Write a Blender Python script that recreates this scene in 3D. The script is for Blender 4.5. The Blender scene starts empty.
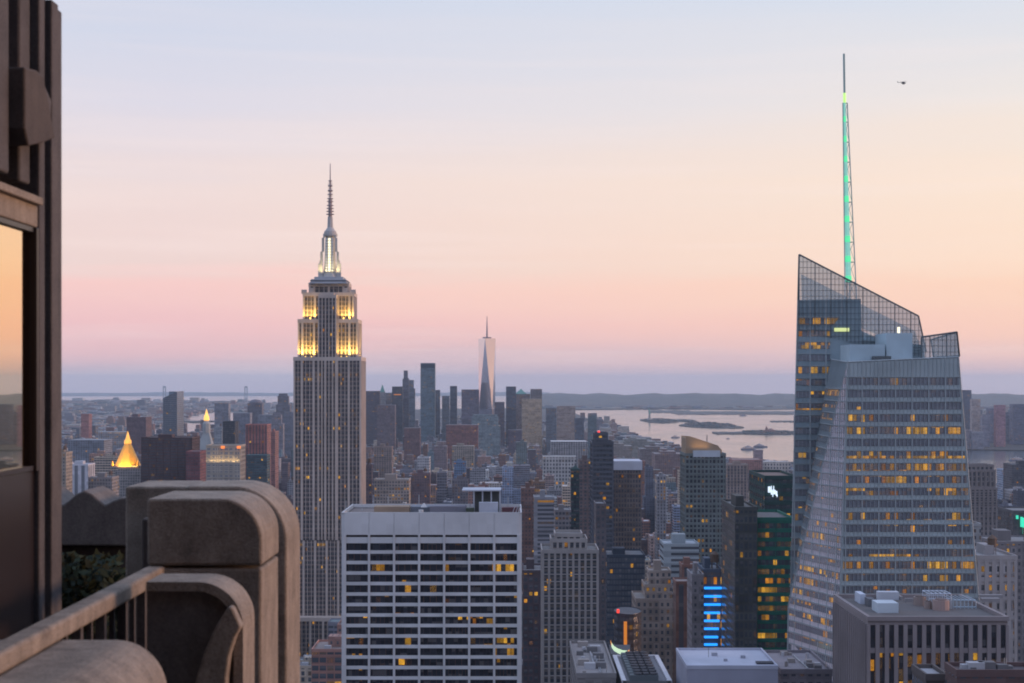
import bpy, math, random
import numpy as np
from mathutils import Vector, Matrix
R = math.radians
sc = bpy.context.scene
col = sc.collection
F = 1610.0; HY = 382.0; EYE = 250.0          # focal length and horizon row in pixels, eye height in metres

# ------------------------------------------------------------------ camera, sky, sun, exposure
cd = bpy.data.cameras.new('camera'); cam = bpy.data.objects.new('camera', cd); col.objects.link(cam)
cam.location = (0, 0, EYE); cam.rotation_euler = (R(90), 0, 0)
cd.sensor_width = 36; cd.lens = F / 1024 * 36; cd.shift_y = (HY - 341.5) / 1024
cd.clip_start = 0.1; cd.clip_end = 300000
cd.dof.use_dof = True; cd.dof.focus_distance = 700; cd.dof.aperture_fstop = 7.1
sc.camera = cam
sc.view_settings.view_transform = 'Standard'; sc.view_settings.look = 'None'
sc.view_settings.exposure = 0.0; sc.view_settings.gamma = 1.0
sc.render.engine = 'CYCLES'
sc.cycles.use_denoising = True; sc.cycles.pixel_filter_type = 'BLACKMAN_HARRIS'; sc.cycles.filter_width = 1.9
sc.cycles.max_bounces = 5; sc.cycles.diffuse_bounces = 2; sc.cycles.glossy_bounces = 3
sc.cycles.transparent_max_bounces = 8; sc.cycles.volume_bounces = 2
sc.cycles.sample_clamp_indirect = 6; sc.cycles.caustics_reflective = False

def lin(r, g, b):
    f = lambda c: (c/255/12.92) if c/255 <= .04045 else ((c/255+.055)/1.055)**2.4
    return (f(r), f(g), f(b), 1)

class NT:
    """tiny node helper"""
    def __init__(s, tree): s.t = tree; tree.nodes.clear()
    def n(s, typ, ins=None, **kw):
        nd = s.t.nodes.new(typ)
        for k, v in kw.items(): setattr(nd, k, v)
        for k, v in (ins or {}).items():
            sk = nd.inputs[k]
            if isinstance(v, bpy.types.NodeSocket): s.t.links.new(v, sk)
            else: sk.default_value = v
        return nd
    def m(s, op, a, b=0.0, c=0.0, clamp=False):
        return s.n('ShaderNodeMath', {0: a, 1: b, 2: c}, operation=op, use_clamp=clamp).outputs[0]
    def mix(s, f, a, b):
        nd = s.n('ShaderNodeMix', data_type='RGBA')
        for k, v in ((0, f), (6, a), (7, b)):
            if isinstance(v, bpy.types.NodeSocket): s.t.links.new(v, nd.inputs[k])
            else: nd.inputs[k].default_value = v
        return nd.outputs[2]
    def ramp(s, fac, stops, interp='LINEAR'):
        nd = s.n('ShaderNodeValToRGB', {0: fac}); cr = nd.color_ramp; cr.interpolation = interp
        while len(cr.elements) < len(stops): cr.elements.new(.5)
        for e, (p, c) in zip(cr.elements, stops): e.position = p; e.color = c
        return nd.outputs[0]

world = bpy.data.worlds.new('World'); sc.world = world; world.use_nodes = True
w = NT(world.node_tree)
g = w.n('ShaderNodeTexCoord').outputs['Generated']
sx = w.n('ShaderNodeSeparateXYZ', {0: g})
X_, Y_, Z_ = sx.outputs[0], sx.outputs[1], sx.outputs[2]
# soft drifting layers in the air
wv = w.n('ShaderNodeTexNoise', {'Vector': w.n('ShaderNodeMapping', {0: g, 3: (1.5, 1.5, 22)}).outputs[0], 'Scale': 1.6, 'Detail': 4.0}).outputs[0]
zz = w.m('ADD', Z_, w.m('MULTIPLY', w.m('SUBTRACT', wv, .5), .05))
zs = w.m('MULTIPLY', w.m('MAXIMUM', zz, 0.0), 2.5, clamp=True)     # 0.4 -> 1
def st(z, c): return (min(1, z*2.5), c)
rl = w.ramp(zs, [st(0, lin(212,190,200)), st(.007, lin(216,190,198)), st(.018, lin(230,192,196)), st(.034, lin(243,196,197)), st(.060, lin(249,206,200)), st(.070, lin(240,214,208)), st(.115, lin(238,219,216)), st(.17, lin(221,217,228)), st(.24, lin(203,212,231)), st(.40, (.57,.69,.98,1))])
rr = w.ramp(zs, [st(0, lin(224,196,200)), st(.007, lin(230,196,196)), st(.018, lin(246,204,193)), st(.034, lin(255,209,188)), st(.060, lin(255,216,190)), st(.075, lin(255,224,200)), st(.115, lin(251,228,208)), st(.17, lin(237,229,224)), st(.24, lin(211,221,236)), st(.40, (.57,.69,.98,1))])
side = w.m('ADD', w.m('MULTIPLY', X_, 1.9), .38, clamp=True)
front = w.mix(side, rl, rr)
# the sky behind the camera: dusk blue above a grey lavender band
bk = w.ramp(zs, [st(0, (.25,.25,.33,1)), st(.08, (.36,.34,.42,1)), st(.2, (.43,.47,.61,1)), st(.4, (.53,.63,.92,1))])
fb = w.m('ADD', w.m('MULTIPLY', Y_, 1.4), .55, clamp=True)
base = w.mix(fb, bk, front)
# afterglow where the sun went down (right of the view)
sd = w.n('ShaderNodeVectorMath', {0: g, 1: (.985, -.12, .0)}, operation='DOT_PRODUCT').outputs['Value']
glow = w.m('MULTIPLY', w.m('POWER', w.m('MAXIMUM', sd, 0.0), 3.0), w.m('SUBTRACT', 1.0, w.m('MULTIPLY', zs, 1.25), clamp=True))
base = w.mix(w.m('MULTIPLY', glow, .9, clamp=True), base, (1.35, .74, .40, 1))
wc = w.n('ShaderNodeTexNoise', {'Vector': w.n('ShaderNodeMapping', {0: g, 2: (.05, .03, .2), 3: (1.2, 1.2, 34)}).outputs[0], 'Scale': 2.3, 'Detail': 6.0, 'Roughness': .6}).outputs[0]
veil = w.m('MULTIPLY', w.m('SUBTRACT', wc, .50), 1.3, clamp=True)
base = w.mix(w.m('MULTIPLY', veil, w.m('SUBTRACT', 1.0, zs, clamp=True)), base, (1.0, .84, .80, 1))
bg = w.n('ShaderNodeBackground', {0: base, 1: 1.04})
w.n('ShaderNodeOutputWorld', {0: bg.outputs[0]})

sl = bpy.data.lights.new('sun', 'SUN'); sun = bpy.data.objects.new('sun', sl); col.objects.link(sun)
sl.energy = 1.9; sl.angle = R(12); sl.color = (1, .56, .34)
sun.rotation_euler = Vector((1, .03, .09)).to_track_quat('Z', 'Y').to_euler()

# ------------------------------------------------------------------ helpers
CURV = 1.48e7
def gz(x, y): return -(x*x + y*y) / CURV
def PX(px, y): return (px - 512) * y / F
def PZ(py, y): return EYE - (py - HY) * y / F
def P(px, py, y): return (PX(px, y), y, PZ(py, y))
def ground_y(px, py):
    """distance at which pixel row py meets the ground"""
    y = 3000.0
    k = 1 + ((px-512)/F)**2
    for _ in range(60):
        y = (EYE + y*y*k/CURV) * F / (py - HY)
    return y

def tag(o, label=None, cat=None, group=None, kind=None):
    if label: o['label'] = label
    if cat: o['category'] = cat
    if group: o['group'] = group
    if kind: o['kind'] = kind
    return o

def root(name, loc, label, cat, group=None):
    o = bpy.data.objects.new(name, None); o.location = loc; o.empty_display_size = .5
    col.objects.link(o); return tag(o, label, cat, group)

class MB:
    def __init__(s, c=(.3,.3,.3), par=None, seed=None):
        s.v = []; s.f = []; s.uv = []; s.c = []; s.p = []; s.q = []
        s.cur(c, par, seed)
    def cur(s, c, par=None, seed=None, gl=.12):
        # par: window spacing, floor height, window width share, window height share, lit share
        s.cc = tuple(c[:3]) + (1,)
        par = par or (3, 3.5, 0, 0, 0)
        s.pp = (par[0]/10, par[1]/10, par[2], par[3])
        s.qq = (par[4], (seed if seed is not None else random.random()), gl, 1)
        return s
    def face(s, pts, uvs=None):
        i = len(s.v); n = len(pts)
        s.v += [tuple(p) for p in pts]; s.f.append(tuple(range(i, i+n)))
        if uvs is None:
            a = Vector(pts[0]); nrm = (Vector(pts[1])-a).cross(Vector(pts[2])-a)
            if abs(nrm.z) > .8*nrm.length: uvs = [(p[0], p[1]) for p in pts]
            else:
                t = Vector((-nrm.y, nrm.x, 0)).normalized()
                uvs = [(Vector(p).dot(t), p[2]) for p in pts]
        s.uv += uvs; s.c += [s.cc]*n; s.p += [s.pp]*n; s.q += [s.qq]*n
    def box(s, x0, x1, y0, y1, z0, z1, top=True, bot=False, walls=True):
        if walls:
            s.face([(x0,y0,z0),(x1,y0,z0),(x1,y0,z1),(x0,y0,z1)], [(0,z0),(x1-x0,z0),(x1-x0,z1),(0,z1)])
            s.face([(x1,y0,z0),(x1,y1,z0),(x1,y1,z1),(x1,y0,z1)], [(99,z0),(99+y1-y0,z0),(99+y1-y0,z1),(99,z1)])
            s.face([(x1,y1,z0),(x0,y1,z0),(x0,y1,z1),(x1,y1,z1)], [(0,z0),(x1-x0,z0),(x1-x0,z1),(0,z1)])
            s.face([(x0,y1,z0),(x0,y0,z0),(x0,y0,z1),(x0,y1,z1)], [(33,z0),(33+y1-y0,z0),(33+y1-y0,z1),(33,z1)])
        if top: s.face([(x0,y0,z1),(x1,y0,z1),(x1,y1,z1),(x0,y1,z1)])
        if bot: s.face([(x0,y1,z0),(x1,y1,z0),(x1,y0,z0),(x0,y0,z0)])
        return s
    def prism(s, poly, z0, z1, top=True):
        """counter-clockwise outline (x, y); z0/z1 numbers"""
        n = len(poly); u = 0
        for i in range(n):
            a, b = poly[i], poly[(i+1) % n]; L = math.hypot(b[0]-a[0], b[1]-a[1])
            s.face([(a[0],a[1],z0),(b[0],b[1],z0),(b[0],b[1],z1),(a[0],a[1],z1)], [(u,z0),(u+L,z0),(u+L,z1),(u,z1)]); u += L
        if top: s.face([(p[0],p[1],z1) for p in poly])
        return s
    def frustum(s, cx, cy, r0, r1, z0, z1, n=8, rot=0, cap=True):
        a = [(cx+r0*math.cos(rot+2*math.pi*i/n), cy+r0*math.sin(rot+2*math.pi*i/n), z0) for i in range(n)]
        b = [(cx+r1*math.cos(rot+2*math.pi*i/n), cy+r1*math.sin(rot+2*math.pi*i/n), z1) for i in range(n)]
        for i in range(n):
            j = (i+1) % n
            s.face([a[i], a[j], b[j], b[i]])
        if cap and r1 > 1e-3: s.face(b)
        return s
    def bar(s, a, b, r, n=4):
        a = Vector(a); b = Vector(b); d = (b-a).normalized()
        u = d.orthogonal().normalized(); v = d.cross(u)
        A = [a+(u*math.cos(t)+v*math.sin(t))*r for t in [2*math.pi*(i+.5)/n for i in range(n)]]
        B = [p+(b-a) for p in A]
        for i in range(n): s.face([A[i], A[(i+1)%n], B[(i+1)%n], B[i]])
        s.face(B); s.face(A[::-1])
        return s
    def extrude_xz(s, prof, y0, y1):
        """profile (x, z) counter-clockwise seen from -y, pushed from y0 to y1"""
        n = len(prof)
        s.face([(x, y0, z) for x, z in prof]); s.face([(x, y1, z) for x, z in prof[::-1]])
        for i in range(n):
            a, b = prof[i], prof[(i+1) % n]
            s.face([(b[0],y0,b[1]), (a[0],y0,a[1]), (a[0],y1,a[1]), (b[0],y1,b[1])])
        return s
    def extrude_yz(s, prof, x0, x1):
        s.face([(x1, y, z) for y, z in prof]); s.face([(x0, y, z) for y, z in prof[::-1]])
        n = len(prof)
        for i in range(n):
            a, b = prof[i], prof[(i+1) % n]
            s.face([(x1,b[0],b[1]), (x1,a[0],a[1]), (x0,a[0],a[1]), (x0,b[0],b[1])])
        return s
    def build(s, name, mat, parent=None, origin=None, bevel=0, smooth=False):
        me = bpy.data.meshes.new(name)
        v = np.array(s.v, dtype=np.float64)
        if parent is not None: o3 = parent.location
        else: o3 = Vector(origin) if origin is not None else Vector((0,0,0))
        O = Vector(origin) if origin is not None else o3
        v = v - np.array(O)
        me.from_pydata(v.tolist(), [], s.f)
        uvl = me.uv_layers.new(name='UVMap'); uvl.data.foreach_set('uv', np.array(s.uv, dtype=np.float32).ravel())
        for nm, dat in (('col', s.c), ('par', s.p), ('par2', s.q)):
            at = me.attributes.new(nm, 'FLOAT_COLOR', 'POINT'); at.data.foreach_set('color', np.array(dat, dtype=np.float32).ravel())
        me.materials.append(mat); me.update()
        if bevel:
            import bmesh
            bm = bmesh.new(); bm.from_mesh(me); bmesh.ops.remove_doubles(bm, verts=bm.verts, dist=1e-5)
            bmesh.ops.recalc_face_normals(bm, faces=bm.faces)
            bm.to_mesh(me); bm.free()
        o = bpy.data.objects.new(name, me); col.objects.link(o)
        if parent is not None:
            o.parent = parent
            o.location = O - o3
        else: o.location = O
        if bevel:
            md = o.modifiers.new('b', 'BEVEL'); md.width = bevel; md.segments = 2; md.limit_method = 'ANGLE'; md.angle_limit = R(50)
        return o

def copy_tree(o, parent=None):
    c = o.copy(); col.objects.link(c); c.parent = parent
    for ch in o.children: copy_tree(ch, c)
    return c

# ------------------------------------------------------------------ materials
def new_mat(name):
    m = bpy.data.materials.new(name); m.use_nodes = True; return m, NT(m.node_tree)

def make_facade():
    m, t = new_mat('facade')
    uv = t.n('ShaderNodeSeparateXYZ', {0: t.n('ShaderNodeUVMap', uv_map='UVMap').outputs[0]})
    c = t.n('ShaderNodeAttribute', attribute_name='col').outputs['Color']
    pa = t.n('ShaderNodeAttribute', attribute_name='par'); ps = t.n('ShaderNodeSeparateXYZ', {0: pa.outputs['Color']})
    qa = t.n('ShaderNodeAttribute', attribute_name='par2'); qs = t.n('ShaderNodeSeparateXYZ', {0: qa.outputs['Color']})
    seed = t.m('MULTIPLY', qs.outputs[1], 91.7)
    U = t.m('DIVIDE', uv.outputs[0], t.m('MULTIPLY', ps.outputs[0], 10.0)); V = t.m('DIVIDE', uv.outputs[1], t.m('MULTIPLY', ps.outputs[1], 10.0))
    V = t.m('ADD', V, seed)
    cu, cv = t.m('FLOOR', U), t.m('FLOOR', V)
    fu, fv = t.m('FRACT', U), t.m('FRACT', V)
    mu = t.m('LESS_THAN', t.m('ABSOLUTE', t.m('SUBTRACT', fu, .5)), t.m('MULTIPLY', ps.outputs[2], .5))
    mv = t.m('LESS_THAN', t.m('ABSOLUTE', t.m('SUBTRACT', fv, .5)), t.m('MULTIPLY', pa.outputs['Alpha'], .5))
    win = t.m('MULTIPLY', mu, mv)
    def wn(a, b, k):
        return t.n('ShaderNodeTexWhiteNoise', {'Vector': t.n('ShaderNodeCombineXYZ', {0: a, 1: b, 2: t.m('ADD', seed, k)}).outputs[0]}, noise_dimensions='3D').outputs['Value']
    n1 = wn(cu, cv, 0.0); n2 = wn(t.m('FLOOR', t.m('DIVIDE', cu, 5.0)), cv, 3.3); n3 = wn(cu, cv, 7.7); n4 = wn(cv, cv, 5.1)
    # lit windows gather on some floors
    thr = t.m('MULTIPLY', qs.outputs[0], t.m('ADD', .15, t.m('MULTIPLY', t.m('POWER', t.m('MULTIPLY', t.m('ADD', n2, t.m('MULTIPLY', n4, 1.4)), .42), 5.0), 9.0)))
    lit = t.m('LESS_THAN', n1, thr)
    inner = t.n('ShaderNodeTexNoise', {'Vector': t.n('ShaderNodeCombineXYZ', {0: uv.outputs[0], 1: uv.outputs[1], 2: seed}).outputs[0], 'Scale': .9, 'Detail': 2.0}).outputs[0]
    pw = t.m('MULTIPLY', t.m('MULTIPLY', lit, win), t.m('MULTIPLY', t.m('ADD', .17, t.m('MULTIPLY', t.m('POWER', n3, 2.2), .62)), t.m('ADD', .25, t.m('MULTIPLY', inner, 1.4))))
    blind = t.m('MULTIPLY', t.m('GREATER_THAN', n3, .72), t.m('GREATER_THAN', fv, .45))
    glass = t.mix(t.m('MULTIPLY', blind, .5), t.mix(n1, (.012,.014,.02,1), (.035,.038,.05,1)), (.16,.15,.15,1))
    gn = t.n('ShaderNodeTexNoise', {'Vector': t.n('ShaderNodeNewGeometry').outputs['Position'], 'Scale': .07, 'Detail': 3.0}).outputs[0]
    cellv = t.m('MULTIPLY', t.m('SUBTRACT', t.m('MULTIPLY', t.m('ADD', n1, n2), .5), .5), t.m('ADD', .12, t.m('MULTIPLY', t.m('GREATER_THAN', ps.outputs[2], .01), .7)))
    wall = t.n('ShaderNodeHueSaturation', {'Color': c, 'Value': t.m('ADD', t.m('ADD', .72, t.m('MULTIPLY', gn, .56)), cellv)}).outputs[0]
    bc = t.mix(win, wall, glass)
    rough = t.m('SUBTRACT', .85, t.m('MULTIPLY', win, .72))
    met = t.m('MULTIPLY', win, qs.outputs[2])
    bc = t.mix(met, bc, (.62,.68,.78,1))
    keep = t.m('SUBTRACT', 1.0, t.m('MULTIPLY', t.m('MULTIPLY', lit, win), .8))
    met = t.m('MULTIPLY', met, keep); bc = t.n('ShaderNodeHueSaturation', {'Color': bc, 'Value': keep}).outputs[0]
    lc = t.mix(n2, (.90, .30, .008, 1), (1, .52, .05, 1))
    b = t.n('ShaderNodeBsdfPrincipled', {'Base Color': bc, 'Roughness': rough, 'Metallic': met, 'Emission Color': lc, 'Emission Strength': pw})
    t.n('ShaderNodeOutputMaterial', {0: b.outputs[0]})
    m.cycles.emission_sampling = 'NONE'
    return m
FAC = make_facade()

def make_stone(name, c1, c2, scale=6, bump=.25, rough=.85, sp=.4):
    m, t = new_mat(name)
    co = t.n('ShaderNodeTexCoord').outputs['Object']
    a = t.n('ShaderNodeTexNoise', {'Vector': co, 'Scale': scale, 'Detail': 8.0, 'Roughness': .65}).outputs[0]
    b2 = t.n('ShaderNodeTexNoise', {'Vector': co, 'Scale': scale*14, 'Detail': 4.0, 'Roughness': .7}).outputs[0]
    mp = t.n('ShaderNodeMapping', {0: co, 3: (5, 5, .7)}).outputs[0]
    vo = t.n('ShaderNodeTexVoronoi', {'Vector': co, 'Scale': scale*22}, feature='F1').outputs['Distance']
    pit = t.m('MULTIPLY', t.m('LESS_THAN', vo, t.m('SUBTRACT', t.m('MULTIPLY', a, .62), .12)), .16)
    st_ = t.n('ShaderNodeTexNoise', {'Vector': mp, 'Scale': scale*.5, 'Detail': 4.0}).outputs[0]
    f = t.m('ADD', t.m('MULTIPLY', a, .55), t.m('MULTIPLY', b2, .5))
    f = t.m('ADD', f, t.m('MULTIPLY', t.m('SUBTRACT', st_, .5), .28))
    f = t.m('SUBTRACT', f, pit)
    cc = t.ramp(f, [(.28, (*c1, 1)), (.74, (*c2, 1))])
    bp = t.n('ShaderNodeBump', {'Height': t.m('ADD', b2, a), 'Strength': bump, 'Distance': .01}).outputs[0]
    b = t.n('ShaderNodeBsdfPrincipled', {'Base Color': cc, 'Roughness': rough, 'Normal': bp, 'Specular IOR Level': sp})
    t.n('ShaderNodeOutputMaterial', {0: b.outputs[0]}); return m
STONE = make_stone('limestone', (.11,.093,.08), (.46,.385,.32), 7, .6)
DARKSTONE = make_stone('dark_stone', (.05,.042,.042), (.12,.098,.09))  # darkest tone of the terrace stone
MIDST = make_stone('mid_limestone', (.07,.06,.057), (.23,.20,.185))  # tone between the pale limestone and the dark stone
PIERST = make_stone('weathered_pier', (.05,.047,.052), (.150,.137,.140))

def plain(name, c, rough=.6, metal=0, em=None, es=0, spec=.5):
    m, t = new_mat(name)
    co = t.n('ShaderNodeNewGeometry').outputs['Position']
    nz = t.n('ShaderNodeTexNoise', {'Vector': co, 'Scale': .8, 'Detail': 6.0}).outputs[0]
    cc = t.n('ShaderNodeHueSaturation', {'Color': (*c, 1), 'Value': t.m('ADD', .75, t.m('MULTIPLY', nz, .5))}).outputs[0]
    b = t.n('ShaderNodeBsdfPrincipled', {'Base Color': cc, 'Roughness': rough, 'Metallic': metal, 'Specular IOR Level': spec})
    if em: b.inputs['Emission Color'].default_value = (*em, 1); b.inputs['Emission Strength'].default_value = es
    t.n('ShaderNodeOutputMaterial', {0: b.outputs[0]}); return m
BLACKP = plain('dark_panel', (.022,.016,.018), .35)
GOLD = plain('gilded_tile', (.85,.50,.10), .55)
LAMPY = plain('lamp_yellow', (.8,.5,.1), .5, 0, (1,.62,.16), 2.6)
LAMPW = plain('lamp_white', (.8,.8,.7), .5, 0, (1,.88,.55), 1.3)
BLUEL = plain('blue_light', (.0,.1,.4), .5, 0, (.02,.30,1), 1.6)
GREENL = plain('green_light', (.1,.5,.3), .5, 0, (.10,.95,.38), .75)
REDL = plain('red_light', (.5,.05,.05), .5, 0, (1,.05,.03), 1.6)
METAL = plain('grey_metal', (.35,.36,.38), .45, .3)
DARKMETAL = plain('dark_metal', (.07,.07,.08), .5, .2)
PALEMETAL = plain('pale_metal', (.60,.62,.66), .5, .1)
COPPER = plain('green_copper', (.16,.34,.30), .7)

def make_water():
    m, t = new_mat('harbour_water')
    co = t.n('ShaderNodeNewGeometry').outputs['Position']
    a = t.n('ShaderNodeTexNoise', {'Vector': t.n('ShaderNodeMapping', {0: co, 3: (.004,.0016,.004)}).outputs[0], 'Scale': 1.0, 'Detail': 5.0}).outputs[0]
    b2 = t.n('ShaderNodeTexNoise', {'Vector': co, 'Scale': .06, 'Detail': 3.0}).outputs[0]
    bp = t.n('ShaderNodeBump', {'Height': b2, 'Strength': .30, 'Distance': 1.0}).outputs[0]
    rg = t.m('ADD', .08, t.m('MULTIPLY', a, .16))
    b = t.n('ShaderNodeBsdfPrincipled', {'Base Color': (.05,.07,.09,1), 'Roughness': rg, 'Normal': bp, 'IOR': 1.33})
    t.n('ShaderNodeOutputMaterial', {0: b.outputs[0]}); return m
WATER = make_water()

def make_land(name, c1, c2, sc_=.01):
    m, t = new_mat(name)
    co = t.n('ShaderNodeNewGeometry').outputs['Position']
    a = t.n('ShaderNodeTexNoise', {'Vector': co, 'Scale': sc_, 'Detail': 10.0, 'Roughness': .7}).outputs[0]
    cc = t.ramp(a, [(.3, (*c1, 1)), (.7, (*c2, 1))])
    b = t.n('ShaderNodeBsdfPrincipled', {'Base Color': cc, 'Roughness': .9})
    t.n('ShaderNodeOutputMaterial', {0: b.outputs[0]}); return m
LAND = make_land('city_ground', (.035,.035,.038), (.07,.065,.065), .02)
HILL = make_land('wooded_hills', (.02,.035,.035), (.13,.12,.12), .004)

def make_glass_dark():
    m, t = new_mat('reflecting_window')
    b = t.n('ShaderNodeBsdfPrincipled', {'Base Color': (.95,.72,.45,1), 'Roughness': .02, 'Metallic': 1.0})
    t.n('ShaderNodeOutputMaterial', {0: b.outputs[0]}); return m
MIRROR = make_glass_dark()

def make_screen():
    m, t = new_mat('screen_glass')
    tr = t.n('ShaderNodeBsdfTransparent', {0: (.80,.86,.90,1)})
    gl = t.n('ShaderNodeBsdfPrincipled', {'Base Color': (.42,.53,.57,1), 'Roughness': .15, 'Metallic': .5})
    mx = t.n('ShaderNodeMixShader', {0: .58, 1: tr.outputs[0], 2: gl.outputs[0]})
    t.n('ShaderNodeOutputMaterial', {0: mx.outputs[0]}); return m
SCREEN = make_screen()

# ------------------------------------------------------------------ water, land, hills
def polar_sheet():
    rs = [400, 1500, 3000, 5000, 8000, 12000, 17000, 23000, 30000, 40000, 50000, 60000, 63500]
    n = 96; mb = MB((.1,.1,.1))
    for i in range(len(rs)-1):
        for k in range(n):
            a, b = 2*math.pi*k/n, 2*math.pi*(k+1)/n
            def q(r, t): x, y = r*math.cos(t), r*math.sin(t); return (x, y, gz(x, y)-4)
            mb.face([q(rs[i],a), q(rs[i+1],a), q(rs[i+1],b), q(rs[i],b)])
    for k in range(n):
        a, b = 2*math.pi*k/n, 2*math.pi*(k+1)/n
        mb.face([(0,0,-4), (400*math.cos(a),400*math.sin(a),-4.01), (400*math.cos(b),400*math.sin(b),-4.01)])
    return mb
tag(polar_sheet().build('water', WATER), kind='structure')

def vnoise(x, y):
    return (math.sin(x*1.3+y*.7)+math.sin(x*2.9-y*1.7+1.3)*.5+math.sin(x*6.1+y*3.1+.4)*.25+math.sin(x*13.7-y*5.1)*.13)/1.9
def land(name, cols, mat, rows=4, hfun=None, label=None, **kw):
    """cols: list of (px, near y, far y): distances in metres along the view; a slab 3 m above the water"""
    mb = MB(); h = hfun or (lambda px, t: 0)
    G = []
    for px, a, b in cols:
        G.append([(PX(px, a+(b-a)*t), a+(b-a)*t, gz(PX(px, a+(b-a)*t), a+(b-a)*t)+ (h(px, t))) for t in [r/rows for r in range(rows+1)]])
    for i in range(len(G)-1):
        for r in range(rows):
            mb.face([G[i][r], G[i+1][r], G[i+1][r+1], G[i][r+1]])
        for r in (0, rows):
            a, b = G[i][r], G[i+1][r]
            q = [(a[0],a[1],a[2]-9), (b[0],b[1],b[2]-9), b, a]
            mb.face(q if r == 0 else q[::-1])
    for e in (0, -1):
        for r in range(rows):
            a, b = G[e][r], G[e][r+1]
            q = [(b[0],b[1],b[2]-9), (a[0],a[1],a[2]-9), a, b]
            mb.face(q)
    o = mb.build(name, mat); tag(o, kind='structure'); return o

def interp(tab, x):
    if x <= tab[0][0]: return tab[0][1]
    for (a, b), (c, d) in zip(tab, tab[1:]):
        if x <= c: return b + (d-b)*(x-a)/(c-a)
    return tab[-1][1]
# Manhattan: near everything up to the shoreline row seen in each column
shore = [(-600,462),(-200,455),(0,452),(60,446),(150,440),(185,438),(240,430),(300,424),(360,414),(420,409),(520,408),(560,409),(578,414),(600,424),(640,440),(700,454),(760,461),(800,466),(870,472),(960,481),(1040,486),(1300,500),(1700,520)]
def ysh(px): return ground_y(px, interp(shore, px))
land('ground', [(px, -0.0+60, ysh(px)) for px in range(-600, 1701, 20)], LAND, rows=10)
# behind the camera the ground goes on
mb = MB(); mb.face([(-3000,-2500,-.02), (3000,-2500,-.02), (3000,300,-.02), (-3000,300,-.02)])
tag(mb.build('ground', LAND), kind='structure')
# Brooklyn
bk_near = [(-600,446),(0,443),(60,440),(120,433),(160,427),(183,415),(200,412),(232,411),(262,417),(300,414),(330,410),(345,408.5)]
bk_far = [(-600,402.3),(60,401.5),(120,402.0),(165,402.5),(185,403.5),(215,404.6),(240,405.4),(300,406),(345,406.4)]
bk_cols = [(px, ground_y(px, interp(bk_near, px)), ground_y(px, interp(bk_far, px))) for px in list(range(-600, 345, 15))+[345]]
land('ground', bk_cols, LAND, rows=6, hfun=lambda px, t: 0 if t < .35 else 28*math.sin(math.pi*(t-.35)/.65)*(1+.5*vnoise(px*.05, t)))
# a spit between the two (pale water shows either side)
land('ground', [(px, ground_y(px, 422+.6*math.sin(px*.2)), ground_y(px, 420.5)) for px in range(183, 300, 6)], LAND, rows=1)
# long ridge across the lower bay at the left
land('hills', [(px, 47000, 52000) for px in range(-700, 560, 10)], HILL, rows=6, hfun=lambda px, t: (100+26*vnoise(px*.03, t*2))*math.sin(math.pi*min(1, t*1.0+.02)) )
# hills across the harbour at the right
land('hills', [(px, 15800+300*math.sin(px*.04), 26500) for px in range(520, 1500, 8)], HILL, rows=14,
     hfun=lambda px, t: 4+(135+12*vnoise(px*.035, t*3)+18*vnoise(px*.11, t*7))*(math.sin(math.pi*min(1, t*1.02))**1.0)*(.15+.85*min(1, t*1.5)))
# New Jersey waterfront
nj = [(802,411),(830,415),(862,421),(900,436),(950,449),(1024,450),(1100,452),(1700,458)]
land('ground', [(px, ground_y(px, interp(nj, px)), 15600) for px in range(802, 1700, 14)], LAND, rows=4)
# low spits and piers in the bay
for x0, x1, ya, yb in ((670, 802, 414.2, 411.2), (648, 690, 412.5, 410.2), (770, 802, 421.6, 420.6), (712, 802, 433.6, 431.6)):
    n = 16
    land('ground', [(x0+(x1-x0)*k/n, ground_y(x0+(x1-x0)*k/n, ya-(1.2 if k in (0, n) else 0)*(ya-yb)/2+.25*math.sin(k*1.9)), ground_y(x0+(x1-x0)*k/n, yb+.2*math.sin(k*2.3))) for k in range(n+1)], HILL, rows=1)

# ------------------------------------------------------------------ building helpers
RES = []      # footprints already taken: (x0, x1, y0, y1)
VIS = []      # protected picture areas: (px0, px1, bottom row, distance)
LM = []       # landmarks for naming: (px, py, words)
def reserve(x0, x1, y0, y1, px0, px1, ybot, d):
    RES.append((x0, x1, y0, y1)); VIS.append((px0, px1, ybot, d))

def roof_kit(rt, x0, x1, y0, y1, z, kind, c=(.3,.3,.31), seed=0):
    r = random.Random(seed); W, D = x1-x0, y1-y0
    if kind >= 1:
        m = MB(tuple(q*.9 for q in c)); a = x0+W*r.uniform(.15,.4); b = y0+D*r.uniform(.2,.4)
        m.box(a, a+W*r.uniform(.25,.4), b, b+D*.35, z, z+r.uniform(3.5,6)); m.build('bulkhead', FAC, rt, (a, b, z))
    if kind >= 2:
        m = MB((.13,.09,.07)); cx = x0+W*r.uniform(.6,.85); cy = y0+D*r.uniform(.3,.6); s = 1.9
        for dx in (-1,1):
            for dy in (-1,1): m.bar((cx+dx*s*.6, cy+dy*s*.6, z), (cx+dx*s*.6, cy+dy*s*.6, z+3), .15)
        m.frustum(cx, cy, s, s, z+3, z+6.5, 10); m.frustum(cx, cy, s*1.08, .05, z+6.5, z+8, 10); m.build('water_tank', FAC, rt, (cx, cy, z))

def parapet(m, x0, x1, y0, y1, z, h=1.2, t=.5, proud=.25):
    X0, X1, Y0, Y1 = x0-proud, x1+proud, y0-proud, y1+proud
    m.box(X0, X1, Y0, Y0+t, z-.6, z+h, bot=True); m.box(X0, X1, Y1-t, Y1, z-.6, z+h, bot=True)
    m.box(X0, X0+t, Y0+t, Y1-t, z-.6, z+h, bot=True); m.box(X1-t, X1, Y0+t, Y1-t, z-.6, z+h, bot=True)

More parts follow.
